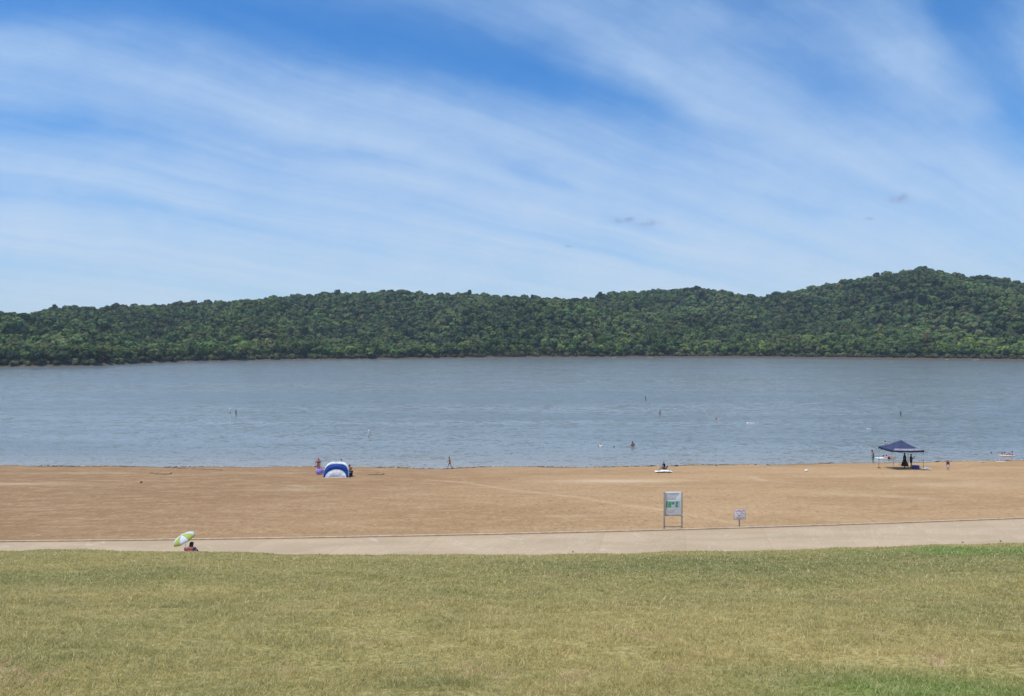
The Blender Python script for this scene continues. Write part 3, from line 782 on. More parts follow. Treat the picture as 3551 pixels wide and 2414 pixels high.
def body_mesh(P, stout=1.0):
    stout *= 1.12
    names = list(P.keys()); V = [Vector(P[n]) for n in names]; rad_ = [RAD[n] * (stout if n in ("pel", "ch", "hpL", "hpR") else 1) for n in names]
    E = []
    ix = {n: i for i, n in enumerate(names)}
    def e(a, b_): E.append((ix[a], ix[b_]))
    e("pel", "ch"); e("ch", "nk"); e("nk", "hd"); e("hd", "tp")
    for s in "LR":
        e("ch", "sh" + s); e("sh" + s, "el" + s); e("el" + s, "wr" + s); e("pel", "hp" + s); e("hp" + s, "kn" + s); e("kn" + s, "an" + s); e("an" + s, "to" + s)
        w_ = Vector(P["wr" + s]); d = (w_ - Vector(P["el" + s])).normalized()
        side = Vector((0, 1, 0)) - d * d.y
        side = side.normalized() if side.length > .2 else Vector((1, 0, 0)).cross(d).normalized()
        nrm = d.cross(side)
        palm = len(V); V.append(w_ + d * .055); rad_.append(.030); E.append((ix["wr" + s], palm))
        for f_ in range(4):       # four fingers, unequal and bent
            off = (f_ - 1.5) * .021; ln = (.062, .074, .070, .052)[f_]
            curl = nrm * (.4 if s == "L" else -.4)
            a0 = palm; 
            for t_, rr_ in ((.45, .0095), (.75, .0085), (1., .007)):
                q = w_ + d * (.085 + ln * t_) + side * off + curl * ln * t_ * t_ * .8
                V.append(q); rad_.append(rr_); E.append((a0, len(V) - 1)); a0 = len(V) - 1
        a0 = palm                 # thumb from the side of the palm
        for t_, rr_ in ((.5, .011), (1., .009)):
            q = w_ + d * (.04 + .035 * t_) + side * (.028 + .022 * t_) ; V.append(q); rad_.append(rr_); E.append((a0, len(V) - 1)); a0 = len(V) - 1
    me = bpy.data.meshes.new("tmp"); me.from_pydata([tuple(v_) for v_ in V], E, [])
    o = bpy.data.objects.new("tmp", me); COL.objects.link(o)
    o.modifiers.new("k", 'SKIN'); sv_ = me.skin_vertices[0].data
    for i, r_ in enumerate(rad_): sv_[i].radius = (r_, r_); sv_[i].use_root = (i == ix["pel"])
    sb = o.modifiers.new("u", 'SUBSURF'); sb.levels = 2; sb.render_levels = 2
    bpy.context.view_layer.update()
    dg = bpy.context.evaluated_depsgraph_get()
    out = bpy.data.meshes.new_from_object(o.evaluated_get(dg))
    bpy.data.objects.remove(o); bpy.data.meshes.remove(me)
    # face: nose, brow, chin
    hd = Vector(P["hd"]); up = (Vector(P["tp"]) - hd).normalized()
    fw = Vector((0, 1, 0)); fw = (fw - up * up.dot(fw)).normalized(); sx = fw.cross(up)
    for v_ in out.vertices:
        d = v_.co - hd
        if d.length > .15: continue
        a, h_, s_ = d.dot(fw), d.dot(up), d.dot(sx)
        if a > .03:
            v_.co += fw * (.022 * math.exp(-((s_ / .016) ** 2 + ((h_ + .005) / .022) ** 2)) + .010 * math.exp(-((s_ / .03) ** 2 + ((h_ + .062) / .018) ** 2)))
            v_.co -= fw * .010 * math.exp(-(((abs(s_) - .032) / .014) ** 2 + ((h_ - .022) / .014) ** 2))
        if abs(s_) > .05: v_.co += sx * (1 if s_ > 0 else -1) * .018 * math.exp(-((a / .02) ** 2 + (h_ / .026) ** 2))
        v_.co -= sx * s_ * .14
    for p_ in out.polygons: p_.use_smooth = True
    return out
def seg(p, a, b_):
    ab = b_ - a; t = max(0., min(1., (p - a).dot(ab) / max(ab.length_squared, 1e-9))); return (p - a - ab * t).length, t
def classify(me, P):
    res = []; B = [(Vector(P[a]), Vector(P[c]), k, (RAD[a], RAD[c])) for a, c, k in BONES]
    for f_ in me.polygons:
        best = None
        for A, C, k, r_ in B:
            d, t = seg(f_.center, A, C); d -= r_[0] * (1 - t) + r_[1] * t
            if best is None or d < best[0]: best = (d, k, t)
        res.append((best[1], best[2], f_.center.copy()))
    return res
def garment(me, cls, rule, off, name, m, parent):
    keep = [i for i, c in enumerate(cls) if rule(*c)]
    if not keep: return None
    bm = bmesh.new(); bm.from_mesh(me); bm.faces.ensure_lookup_table(); ks = set(keep)
    bmesh.ops.delete(bm, geom=[f_ for f_ in bm.faces if f_.index not in ks], context='FACES')
    seen = set(); isl = []
    for f0 in bm.faces:
        if f0 in seen: continue
        stk = [f0]; seen.add(f0); comp = []
        while stk:
            f1 = stk.pop(); comp.append(f1)
            for e_ in f1.edges:
                for f2 in e_.link_faces:
                    if f2 not in seen: seen.add(f2); stk.append(f2)
        isl.append(comp)
    nt = max(len(c_) for c_ in isl) * (1. if name in ('cap', 'hair', 'shorts') else .3)
    bad = [f_ for c_ in isl if len(c_) < nt for f_ in c_]
    if bad: bmesh.ops.delete(bm, geom=bad, context='FACES')
    lo_ = [v_ for v_ in bm.verts if not v_.link_faces]
    if lo_: bmesh.ops.delete(bm, geom=lo_, context='VERTS')
    bm.normal_update()
    for v_ in bm.verts: v_.co += v_.normal * off
    ret = bmesh.new()
    out = bpy.data.meshes.new(name); bm.to_mesh(out); bm.free(); ret.free()
    for p_ in out.polygons: p_.use_smooth = True
    out.materials.clear()
    o = link(name, out, m, parent)
    md = o.modifiers.new("s", 'SOLIDIFY'); md.thickness = .008; md.offset = 1
    return o
def person(P, loc, face, height, skin, label, hair=("hair_dark", (.03, .022, .018)), top=None, bottom=None, cap=None, sleeves=.55, legs=.45, skirt=None, bikini=None, group=None, longhair=False, stout=1.0):
    """face = heading of the face in degrees, 0 = away from the camera, 90 = to the left"""
    me = body_mesh(P, stout); me.materials.clear()
    o = link("person", me, SK[skin]); me.name = "person"
    o.location = loc; o.rotation_euler = (0, 0, R(face)); s = height / 1.78; o.scale = (s, s, s)
    tag(o, label, "person", group)
    cls = classify(me, P); hd = Vector(P["hd"]); up = (Vector(P["tp"]) - hd).normalized(); pel = Vector(P["pel"]); ch = Vector(P["ch"])
    def hr(k, t, c):
        if k != "head": return False
        d = c - hd; return d.dot(up) > .045 or (d.y < .015 and d.dot(up) > (-.16 if longhair else -.06))
    garment(me, cls, hr, .014, "hair", cm(hair[0], hair[1]), o)
    if top: garment(me, cls, lambda k, t, c: k in ("torso", "hips") and (c - hd).dot(up) < -.16 or (k == "uarm" and t < sleeves), .012, "shirt", cm(*top), o)
    if bikini:
        ax = (ch - pel).normalized(); L = (ch - pel).length
        garment(me, cls, lambda k, t, c: k == "torso" and .68 < (c - pel).dot(ax) / L < 1.12, .008, "bikini_top", cm(*bikini), o)
    if bottom: garment(me, cls, lambda k, t, c: k == "hips" or (k == "thigh" and t < legs) or (k == "torso" and (c - pel).dot((ch - pel).normalized()) < .06), .016, "shorts", cm(*bottom), o)
    if skirt:
        k = MB(); zt_ = pel.z + .10; rr = []
        for j in range(9):
            t = j / 8; z_ = zt_ - (zt_ - skirt[2]) * t; r_ = .15 + (skirt[3] - .15) * t ** 1.1
            rr.append([(pel.x + math.cos(a) * r_ * (1 + .10 * t * math.sin(a * 9 + 1)), pel.y + math.sin(a) * r_ * (1 + .10 * t * math.sin(a * 7)), z_) for a in [2 * math.pi * q / 48 for q in range(48)]])
        k.rings(rr).build("skirt", cm(skirt[0], skirt[1]), o, thick=.008)
    if cap:
        garment(me, cls, lambda k, t, c: k == "head" and (c - hd).dot(up) > .045, .024, "cap", cm(*cap), o)
        br = MB(); br.blob(tuple(hd + up * .052 + Vector((0, .105, 0))), (.075, .075, .008), 2)
        br.build("cap_brim", cm(*cap), o)
    return o

DH = ("hair_dark", (.03, .022, .018)); BH = ("hair_brown", (.10, .06, .035)); GH = ("hair_grey", (.32, .31, .30))
G = lambda px, py: hit(px, py)
# walker
P0 = G(1560, 1625)
person(WALK, P0, 90, 1.36, "tan", "shirtless dark-haired youth striding left along the waterline right of the blue tent", DH, bottom=("trunks_orange", (.50, .12, .05)))
# woman left of the tent
P0 = G(1104, 1641)
person(HIP, P0, 200, 1.62, "pink", "woman in a dark red bikini top standing behind the lavender beach bag", GH, bikini=("bikini_red", (.16, .025, .04)), bottom=("swim_skirt_purple", (.06, .04, .10)), legs=.3, stout=1.12)
# two behind the tent
P0 = G(1183, 1632)
person(STAND, P0, 10, 1.30, "fair", "pale bare-backed child standing behind the tent, only head and shoulders showing", BH, bottom=("trunks_navy", (.02, .03, .09)))
P0 = G(1196, 1632)
person(sit(.12), P0, 30, 1.60, "fair", "person sitting low behind the tent's right shoulder, just the top of the head showing", DH, top=("shirt_slate", (.12, .16, .26)), bottom=("shorts_dark", (.02, .022, .03)))
# seated person right of the tent on a dark chair
def beach_chair(loc, face, m_fab, label, seat=.26, patch=False, stripes=None, frame=None, h=1.0):
    e = empty("folding_chair", loc, R(face)); tag(e, label, "chair")
    fm = frame or cm("chair_frame", (.35, .35, .36), rough=.4)
    k = MB()
    for s in (-1, 1):
        k.tube([(s * .27, -.24, .0), (s * .27, .20, seat + .02)], .012, 8); k.tube([(s * .27, .24, .0), (s * .27, -.20, seat + .02)], .012, 8)
        k.tube([(s * .27, .22, seat + .22), (s * .27, -.22, seat + .22)], .014, 8); k.tube([(s * .27, .20, seat + .02), (s * .27, .20, seat + .22)], .012, 8)
        k.tube([(s * .27, -.18, seat), (s * .27, -.40, seat + .52 * h)], .013, 8)
    k.tube([(-.27, -.24, .01), (.27, -.24, .01)], .012, 8); k.tube([(-.27, .24, .01), (.27, .24, .01)], .012, 8); k.tube([(-.27, -.40, seat + .52 * h), (.27, -.40, seat + .52 * h)], .013, 8)
    k.build("frame", fm, e)
    k = MB(); rr = []
    for j in range(7):
        y_ = -.20 + .40 * j / 6; rr.append([(x_, y_, seat - .03 * math.cos(x_ / .27 * math.pi / 2) - .02 * math.sin(math.pi * j / 6)) for x_ in np.linspace(-.26, .26, 9)])
    k.rings(rr, close=False).build("seat", m_fab, e, thick=.01)
    k = MB(); rr = []
    for j in range(8):
        t = j / 7; rr.append([(x_, -.18 - .22 * t - .03 * math.cos(x_ / .27 * math.pi / 2), seat + .01 + .50 * h * t) for x_ in np.linspace(-.26, .26, 9)])
    bk = k.rings(rr, close=False).build("backrest", m_fab, e, thick=.01)
    if patch:
        MB().box((-.02, -.30, seat + .12), (.20, .03, .16), Matrix.Rotation(R(-22), 3, 'X'), .01).build("pocket", cm("white_cloth", (.82, .82, .80)), e)
    if stripes:
        for q, (x_, w_) in enumerate([(.19, .12), (.03, .025), (-.25, .04), (-.10, .02)]):
            rr = []
            for j in range(8):
                t = j / 7; rr.append([(xx_, -.18 - .22 * t - .03 * math.cos(xx_ / .27 * math.pi / 2) - .009, seat + .01 + .50 * h * t) for xx_ in (x_ - w_ / 2, x_ + w_ / 2)])
            MB().rings(rr, close=False).build("stripe", stripes[q % 2], e, thick=.003)
    return e
P0 = G(1212, 1653)
navy = cm("chair_navy", (.02, .025, .06))
beach_chair(P0, 25, navy, "dark navy folding chair with a white pocket on its back, right of the tent", .40, True, h=.42)
MB().box((0, -.20, .20), (.50, .10, .40), None, .03).build("storage_pouch", navy, bpy.data.objects["folding_chair"])
o = person(sit(.42, .06), P0, 25, 1.62, "tan", "person in an orange top sitting in the dark chair beside the tent", DH, top=("shirt_orange", (.55, .17, .04)), bottom=("shorts_dark", (.02, .022, .03)))
# seated man in navy
P0 = G(2303, 1634)
beach_chair(P0, 90, cm("chair_black", (.03, .03, .035)), "low dark folding chair facing left behind the white towel on mid beach", .24, h=.6)
d = sit(.26, .0, .36, .55); d["nk"] = (0, .02, .88); d["hd"] = (0, .05, 1.02); d["tp"] = (0, .06, 1.12); d["wrL"] = (-.14, .40, .42); d["wrR"] = (.14, .40, .42); d["elR"] = (.24, .20, .56); d["elL"] = (-.24, .20, .56)
person(d, P0, 90, 1.66, "fair", "grey-haired man in a navy T-shirt sitting alone facing left by the white towel", GH, top=("shirt_navy", (.012, .015, .055)), bottom=("shorts_grey", (.16, .17, .16)), legs=.8)
# two under the canopy
P0 = G(3137, 1627)
person(HIP, P0, 60, 1.76, "brown", "tall woman in a long full black skirt standing under the blue canopy", DH, top=("top_plum", (.035, .012, .018)), skirt=("skirt_black", (.020, .020, .012), .34, .36), longhair=False)
P0 = G(3159, 1625)
person(PHONE, P0, 250, 1.58, "brown", "shorter person in dark red shorts standing under the canopy by the cooler", DH, top=("top_grey", (.09, .075, .07)), bottom=("shorts_red", (.07, .012, .02)))
# child right of canopy
P0 = G(3287, 1630)
person(STAND, P0, 170, 1.02, "tan", "small child in a pale pink skirt standing on the sand right of the canopy", DH, top=("top_red", (.16, .03, .04)), skirt=("skirt_pink", (.62, .48, .56), .48, .24))
# boy in teal shorts
P0 = whit(3028, 1606); P0.z -= .12
d = pose(wrL=(-.40, .10, .86), elL=(-.32, .02, 1.10), wrR=(.2, .2, 1.0), ch=(0, .04, 1.27), nk=(0, .07, 1.46), hd=(0, .13, 1.58), tp=(0, .15, 1.68))
person(d, P0, 60, 1.72, "tan", "bare-chested boy in bright teal swim shorts wading at the water's edge left of the canopy", DH, bottom=("trunks_teal", (.01, .28, .36)), legs=.75)
P0 = whit(3074, 1549); P0.z -= .75
person(pose(ch=(.03, .06, 1.27), nk=(.05, .12, 1.46), hd=(.07, .18, 1.58), tp=(.08, .20, 1.68)), P0, 70, 1.62, "fair", "pale bare-chested swimmer waist deep behind the canopy roof's left corner", DH, bottom=("trunks_navy", (.02, .03, .09)))
# floats
m_float = cm("float_white", (.80, .80, .76), rough=.5)
def air_mat(loc, L, Wd, face, label, m, group=None):
    e = empty("air_mattress", loc, R(face)); tag(e, label, "float", group)
    k = MB()
    for j in range(6):
        x_ = -Wd / 2 + Wd * (j + .5) / 6
        k.tube([(x_, -L / 2, .03), (x_, -L / 2 + .06, .05), (x_, L / 2 - .06, .05), (x_, L / 2, .03)], [.02, Wd / 12, Wd / 12, .02], 10)
    k.build("mattress", m, e)
    k = MB()
    for s in (-1, 1): k.tube([(-Wd / 2 * .9, L / 2 - .16, .07 + .05 * s * 0), (Wd / 2 * .9, L / 2 - .16, .07)], .07, 10)
    k.build("pillow", m, e)
    return e
P0 = whit(3064, 1590)
air_mat(P0, 1.9, .8, 100, "white air mattress afloat between the left canopy legs with two people on it", m_float)
person(PRONE, P0 + Vector((.15, -.12, .03)), 75, 1.55, "fair", "person lying on the white float seen through the canopy, nearer the left end", DH, bottom=("trunks_navy", (.02, .03, .09)))
person(PRONE, P0 + Vector((.62, .28, .03)), 105, 1.5, "pink", "person leaning on the white float seen through the canopy, at its right end", DH, bottom=("trunks_orange", (.50, .12, .05)))
P0 = whit(3492, 1581)
air_mat(P0, 1.9, .75, 96, "pale pink-white air mattress with swimmers holding on, far right shallows", cm("float_pink", (.72, .60, .56)))
person(PRONE, P0 + Vector((-.35, .15, .02)), 100, 1.5, "fair", "dark-haired swimmer at the left end of the far-right float", DH, bottom=("trunks_navy", (.02, .03, .09)))
person(PRONE, P0 + Vector((.05, .30, .03)), 92, 1.5, "fair", "dark-haired swimmer in the middle of the far-right float", DH, bottom=("trunks_navy", (.02, .03, .09)))
P1 = whit(3510, 1581); P1.z -= .95
person(PHONE, P1, 60, 1.60, "pink", "pink-shouldered swimmer standing at the right end of the far-right float", BH, bottom=("trunks_orange", (.50, .12, .05)))
P1 = whit(3438, 1571); P1.z -= 1.40
person(STAND, P1, 0, 1.60, "brown", "lone dark head of a swimmer left of the far-right float", DH)
# mid-water swimmers
P1 = whit(2083, 1548); P1.z -= 1.15
person(PHONE, P1, 150, 1.66, "fair", "fair-haired swimmer chest deep, leftmost of three bathers off the middle of the beach", ("hair_blond", (.45, .36, .24)), top=("shirt_white", (.75, .73, .72)))
P1 = whit(2129, 1551); P1.z -= 1.42
person(STAND, P1, 120, 1.66, "tan", "swimmer with only head above water between the two standing bathers", DH)
P1 = whit(2194, 1549); P1.z -= .92
person(HIP, P1, 30, 1.70, "tan", "dark-haired bather waist deep, rightmost and tallest of three off the middle of the beach", DH, longhair=True, bottom=("trunks_navy", (.02, .03, .09)))
P1 = whit(2488, 1453)
person(SWIM, P1, 75, 1.75, "pink", "swimmer with pink shoulders swimming left across open water", BH)
P1 = whit(2606, 1468)
person(SWIM, P1, 80, 1.75, "fair", "swimmer behind the pink one, half hidden in white splash", ("hair_blond", (.45, .36, .24)), top=("shirt_white", (.75, .73, .72)))
k = MB()
for j in range(16): k.blob((random.uniform(-.75, .75), random.uniform(-.3, .3), random.uniform(0, .10)), (random.uniform(.08, .3), random.uniform(.05, .12), random.uniform(.03, .09)), 1, .4)
o = k.build("splash", m_foam); o.location = P1 + Vector((-.1, -.3, 0)); tag(o, "white splash thrown up round the second swimmer", "splash", kind="stuff")
P1 = whit(3014, 1489)
air_mat(P1, .75, .35, 94, "small empty white float drifting left of the canopy", m_float)

# ------------------------------------------------------------------ marker buoys
def buoy(px, py, h, r, col, tilt, label):
    e = empty("marker_buoy", whit(px, py)); tag(e, label, "buoy", "marker buoys of the swimming area")
    e.rotation_euler = (0, R(tilt), 0)
    k = MB(); k.tube([(0, 0, -.5), (0, 0, -.05), (0, 0, h * .55), (0, 0, h * .93), (0, 0, h)], [r, r, r * .95, r * .8, r * .3], 14)
    k.build("float_tube", cloth("buoy_" + label.split()[0], col, .5, .15, 4.), e)
    k = MB(); k.tube([(0, 0, .06), (0, 0, .14)], [r * 1.5, r * 1.35], 14); k.build("collar", cm("buoy_collar", (.20, .20, .20)), e)
    k = MB(); k.tube([(0, 0, h * .7), (0, 0, h * .76)], r * 1.03, 14); k.build("band", cm("buoy_band", (.50, .26, .14)), e)
buoy(796, 1431, .86, .12, (.75, .78, .78), 10, "white leaning marker buoy, left of a close pair out on the left water")
buoy(819, 1437, .80, .11, (.05, .07, .13), -6, "navy dark marker buoy, right of the close pair on the left water")
buoy(1278, 1514, 1.0, .10, (.80, .76, .76), 2, "tall white marker buoy standing alone beyond the tent")
buoy(2240, 1387, .95, .10, (.05, .12, .15), -8, "teal-dark marker buoy, farthest out beyond the middle of the beach")
buoy(2288, 1437, .80, .11, (.22, .13, .11), 5, "brown marker buoy beyond the man in navy")
buoy(3124, 1440, .78, .11, (.09, .10, .14), -5, "charcoal marker buoy out beyond the canopy")

# ================================================================== TENT
def tent():
    P0 = G(1164, 1656); e = empty("beach_tent", P0, R(2)); tag(e, "dome pop-up beach tent in royal blue with white top and half-moon door", "tent")
    BL = cm("tent_blue", (.012, .065, .36), rough=.6, trans=.25, scale=2.5); WH = cm("tent_white", (.80, .84, .86), rough=.6, trans=.2, scale=3.); GY = cm("tent_grey", (.56, .56, .60), rough=.7, scale=3.)
    def arch(w_, h, y0, lean, n=24, p=1.0):
        out = []
        for j in range(n + 1):
            a = math.pi * j / n; cc_ = math.cos(a); x_ = -math.copysign(abs(cc_) ** (.62 if p < .8 else 1.), cc_) * w_ / 2; zz = max(math.sin(a), 0) ** p * h
            out.append((x_, y0 + lean * zz / max(h, .01), zz + .01))
        return out
    A0 = arch(1.92, .68, 0, .42, p=.95); A1 = arch(2.34, 1.18, .02, .62, p=.66); A2 = arch(2.42, 1.38, .40, .55, p=.60); A3 = arch(2.30, 1.05, 1.1, .6, p=.6); A4 = arch(2.0, .02, 2.0, 0)
    MB().rings([A0, A1], close=False).build("hood", BL, e, thick=.008)
    def bl(A, B, t): return [tuple(a + (c - a) * t for a, c in zip(p_, q_)) for p_, q_ in zip(A, B)]
    MB().rings([bl(A1, A2, .02), bl(A1, A2, .5), A2], close=False).build("top_panel", WH, e, thick=.008)
    MB().rings([A2, A3, A4], close=False).build("rear_panel", GY, e, thick=.008)
    fl = [(x_ * .99, .02, .012) for x_, y_, z_ in A0]
    MB().rings([bl(fl, A0, .03), bl(fl, A0, .5), bl(fl, A0, .97)], close=False).build("door", GY, e, thick=.006)
    k = MB(); k.tube([(x_, y_ - .012, z_) for x_, y_, z_ in A0], .022, 8); k.build("door_trim", WH, e)
    k = MB(); k.tube([(x_, y_ - .004, z_ + .006) for x_, y_, z_ in A1], .012, 8); k.tube([(x_, y_, z_ + .006) for x_, y_, z_ in A2], .012, 8); k.build("pole_sleeve", cm("tent_trim", (.30, .36, .50)), e)
    k = MB(); k.box((0, -.06, .03), (2.06, .16, .04), None, .012); k.build("floor_lip", WH, e)
    MB().box((-.68, .075, .16), (.16, .012, .10), Matrix.Rotation(R(-30), 3, 'X'), .004).build("label_patch", WH, e)
    k = MB()
    for s in (-1, 1): k.tube([(s * 1.2, .9, .5), (s * 1.5, 1.0, .0)], .006, 6)
    k.build("guy_line", cm("cord_white", (.7, .7, .7)), e)
tent()
# lavender beach bag
P0 = G(1109, 1646); e = empty("beach_bag", P0); tag(e, "big round lavender beach bag slumped on the sand left of the tent", "bag")
k = MB(); LV = cm("lavender_cloth", (.36, .27, .72), rough=.7, scale=5., amt=.35)
rr = []
for t, r_ in [(0, .20), (.06, .33), (.2, .39), (.38, .40), (.52, .34), (.60, .26)]:
    rr.append([(math.cos(a) * r_ * (1 + .06 * math.sin(a * 3 + t * 5)), math.sin(a) * r_ * .6, t + .02 * math.sin(a * 4)) for a in [2 * math.pi * q / 32 for q in range(32)]])
k.rings(rr, cap0=True).build("bag_body", LV, e, thick=.01)
for s in (-1, 1):
    MB().tube([(-.16, s * .15, .55), (-.12, s * .12, .70), (.12, s * .12, .70), (.16, s * .15, .55)], .014, 8).build("handle", cm("lavender_dark", (.14, .10, .34)), e)
P0 = G(1117, 1646)
o = MB().blob((0, 0, .07), (.09, .07, .08), 2, .3).build("cloth_bundle", cm("white_cloth", (.82, .82, .80))); o.location = P0 + Vector((.02, -.12, 0)); tag(o, "crumpled white cloth between the lavender bag and tent", "cloth")

# ================================================================== CANOPY
def canopy():
    n = G(3097, 1630); l_ = Vector((-.05, 3.19, 0)); r_ = Vector((3.19, .05, 0)); C = [Vector((n.x, n.y, 0)), Vector((n.x, n.y, 0)) + l_, Vector((n.x, n.y, 0)) + l_ + r_, Vector((n.x, n.y, 0)) + r_]
    mid = (C[0] + C[2]) / 2; zg = float(ground(mid.x, mid.y)); e = empty("canopy_tent", (mid.x, mid.y, zg)); tag(e, "pop-up canopy with a peaked dark blue roof on thin metal legs, shading two people", "canopy")
    NV = cm("canopy_navy", (.058, .070, .145), rough=.6, trans=.12, scale=3.); PL = cm("canopy_pale", (.30, .285, .33), rough=.6, scale=3.)
    ME = cm("canopy_metal", (.34, .36, .40), rough=.4)
    Q = [c_ - mid for c_ in C]; ez = 2.0 + n.z * 0
    top = [Vector((q.x, q.y, n.z - zg + 2.0)) for q in Q]; apx = Vector((0, 0, n.z - zg + 2.0 + .86))
    # roof: four faces, each sagging a little
    for i in range(4):
        a, c_ = top[i], top[(i + 1) % 4]; rr = []
        for j in range(9):
            t = j / 8; row = []
            for q in range(9):
                s = q / 8; p_ = (a + (c_ - a) * s) * (1 - t) + apx * t
                p_ = p_ - Vector((0, 0, .10 * math.sin(math.pi * t) + .05 * math.sin(math.pi * s) * (1 - t)))
                row.append(p_)
            rr.append(row)
        if i == 3:  # right front face: pale lower strip
            MB().rings(rr[:3], close=False).build("roof_panel", PL, e, thick=.006)["label"] = "pale lower strip of the right roof face"
            MB().rings(rr[2:], close=False).build("roof_panel", NV, e, thick=.006)
        else: MB().rings(rr, close=False).build("roof_panel", NV, e, thick=.006)
    k = MB()
    for i in range(4):
        a, c_ = top[i], top[(i + 1) % 4]
        rr = []
        for q in range(11):
            s = q / 10; p_ = a + (c_ - a) * s - Vector((0, 0, .05 * math.sin(math.pi * s))); d_ = (p_.normalized() * .012); d_.z = 0
            rr.append([p_ + d_ + Vector((0, 0, .005)), p_ + d_ * 1.5 - Vector((0, 0, .17 + .02 * math.sin(s * 18)))])
        k.rings(rr, close=False)
    k.build("valance", cm("valance_navy", (.022, .028, .07)), e, thick=.005)
    k = MB()
    for i in range(4):
        a, c_ = top[i], top[(i + 1) % 4]
        for s0, s1 in ((0, .5), (.5, 1)):
            p_, q_ = a + (c_ - a) * s0, a + (c_ - a) * s1
            k.tube([p_ * .98 - Vector((0, 0, .06)), q_ * .98 - Vector((0, 0, .34))], .012, 6); k.tube([p_ * .98 - Vector((0, 0, .34)), q_ * .98 - Vector((0, 0, .06))], .012, 6)
    k.tube([apx - Vector((0, 0, .04)), apx - Vector((0, 0, .5))], .02, 8)
    k.build("truss", ME, e)
    for i in range(4):
        q = top[i] * .975; g_ = float(ground(mid.x + q.x, mid.y + q.y)) - zg
        lg = MB().tube([(q.x, q.y, g_ - .03), (q.x, q.y, top[i].z - .03)], .026, 8).build("leg", ME, e)
        MB().box((q.x, q.y, g_ + .02), (.12, .12, .02), None, .004).build("foot_plate", ME, lg)
canopy()
def cooler(px, py):
    e = empty("cooler", G(px, py), R(-12)); tag(e, "blue hard cooler box standing in the canopy's shade beside the right-hand person", "cooler")
    B = cm("cooler_blue", (.035, .055, .26), rough=.45)
    MB().box((0, 0, .18), (.64, .40, .34), None, .03).build("cooler_body", B, e)
    ld = MB().box((0, 0, .385), (.67, .43, .07), None, .02).build("lid", cm("cooler_lid", (.06, .08, .30), rough=.45), e)
    for s in (-1, 1): MB().tube([(s * .33, -.1, .28), (s * .38, -.08, .30), (s * .38, .08, .30), (s * .33, .1, .28)], .014, 8).build("handle", cm("chair_frame", (.35, .35, .36), rough=.4), e)
cooler(3175, 1628)
def towel(px, py, L, Wd, rz, m, label, name="towel", crumple=.05, h=.0, cat="towel"):
    P0 = G(px, py); xs_ = np.linspace(-L / 2, L / 2, 26); ys_ = np.linspace(-Wd / 2, Wd / 2, 14); X, Y = np.meshgrid(xs_, ys_)
    X = X + (fbm(X * 2 + px, Y * 2, 5, 3) - .5) * .12; Y = Y + (fbm(X * 2, Y * 2 + px, 6, 3) - .5) * .12
    c_, s_ = math.cos(R(rz)), math.sin(R(rz)); gx_, gy_ = P0.x + X * c_ - Y * s_, P0.y + X * s_ + Y * c_
    Z = ground(gx_, gy_) - P0.z + .045 + crumple * fbm(X * 4, Y * 4 + px, 8, 3) + h * np.exp(-((X / L * 3) ** 2 + (Y / Wd * 3) ** 2))
    me = grid(name, gx_ - P0.x, gy_ - P0.y, Z); o = link(name, me, m); o.location = P0
    md = o.modifiers.new("s", 'SOLIDIFY'); md.thickness = .012
    return tag(o, label, cat)
WC = cm("towel_white", (.86, .86, .86))
towel(2300, 1638, 1.75, .85, 2, WC, "white towel spread in front of the seated man in navy", crumple=.14, h=.10)
towel(3211, 1631, .95, .55, -8, cm("towel_blue", (.40, .50, .62), amt=.5), "rumpled pale blue and white towel at the canopy's right leg", crumple=.2, h=.16)
towel(3471, 1603, .95, .45, 3, WC, "bright white towel lying near the waterline on the far right", crumple=.06)
towel(3406, 1605, .85, .5, 0, cm("towel_sky", (.50, .58, .66)), "washed-out bluish towel near the waterline left of the bright white one", crumple=.08)
towel(3048, 1624, .35, .22, 5, cm("cloth_dark", (.04, .05, .05)), "small dark weight bag at the canopy's left leg", name="weight_bag", crumple=.05, h=.08, cat="bag")
towel(3122, 1612, .4, .2, 0, cm("cloth_red", (.22, .06, .09)), "small dark red cloth on the sand behind the canopy", name="cloth", crumple=.05, cat="cloth")
o = MB().blob((0, 0, .10), (.17, .12, .12), 3, .35).blob((.07, 0, .19), (.08, .07, .08), 2, .3).build("carrier_bag", WC); o.location = G(2796, 1636); tag(o, "scrunched white carrier bag alone on the sand left of the canopy", "bag")

# ================================================================== DRIFTWOOD, ROCKS
m_drift = cloth("driftwood", (.25, .18, .12), .95, .35, 4.)
def drift(pts, r0, label):
    P = [G(px, py) for px, py in pts]; o_ = P[0].copy(); q = [p_ - o_ + Vector((0, 0, r0 * .6)) for p_ in P]
    k = MB(); n = len(q); k.tube(q, [r0 * (1 - .7 * j / n) for j in range(n)], 8)
    m_ = q[n // 2]; k.tube([m_, m_ + Vector((.25, .1, .14)), m_ + Vector((.5, .15, .20))], [r0 * .5, r0 * .35, r0 * .15], 6)
    o = k.build("branch", m_drift); o.location = o_; tag(o, label, "driftwood", "driftwood on the beach")
drift([(770, 1632), (735, 1630), (700, 1628), (665, 1628), (630, 1626), (598, 1622)], .055, "long thin washed-up branch along the left waterline")
drift([(596, 1640), (585, 1645), (565, 1645), (540, 1644), (528, 1641), (518, 1643)], .045, "crooked stick on the sand below the long branch")
drift([(1332, 1644), (1320, 1647), (1300, 1647), (1275, 1647)], .05, "short stick on the sand right of the tent")
drift([(2840, 1608), (2855, 1608.5), (2875, 1607), (2896, 1605)], .06, "curved branch at the waterline between the white bag and canopy")
m_rock = cloth("dark_rock", (.07, .06, .045), .95, .3, 5.)
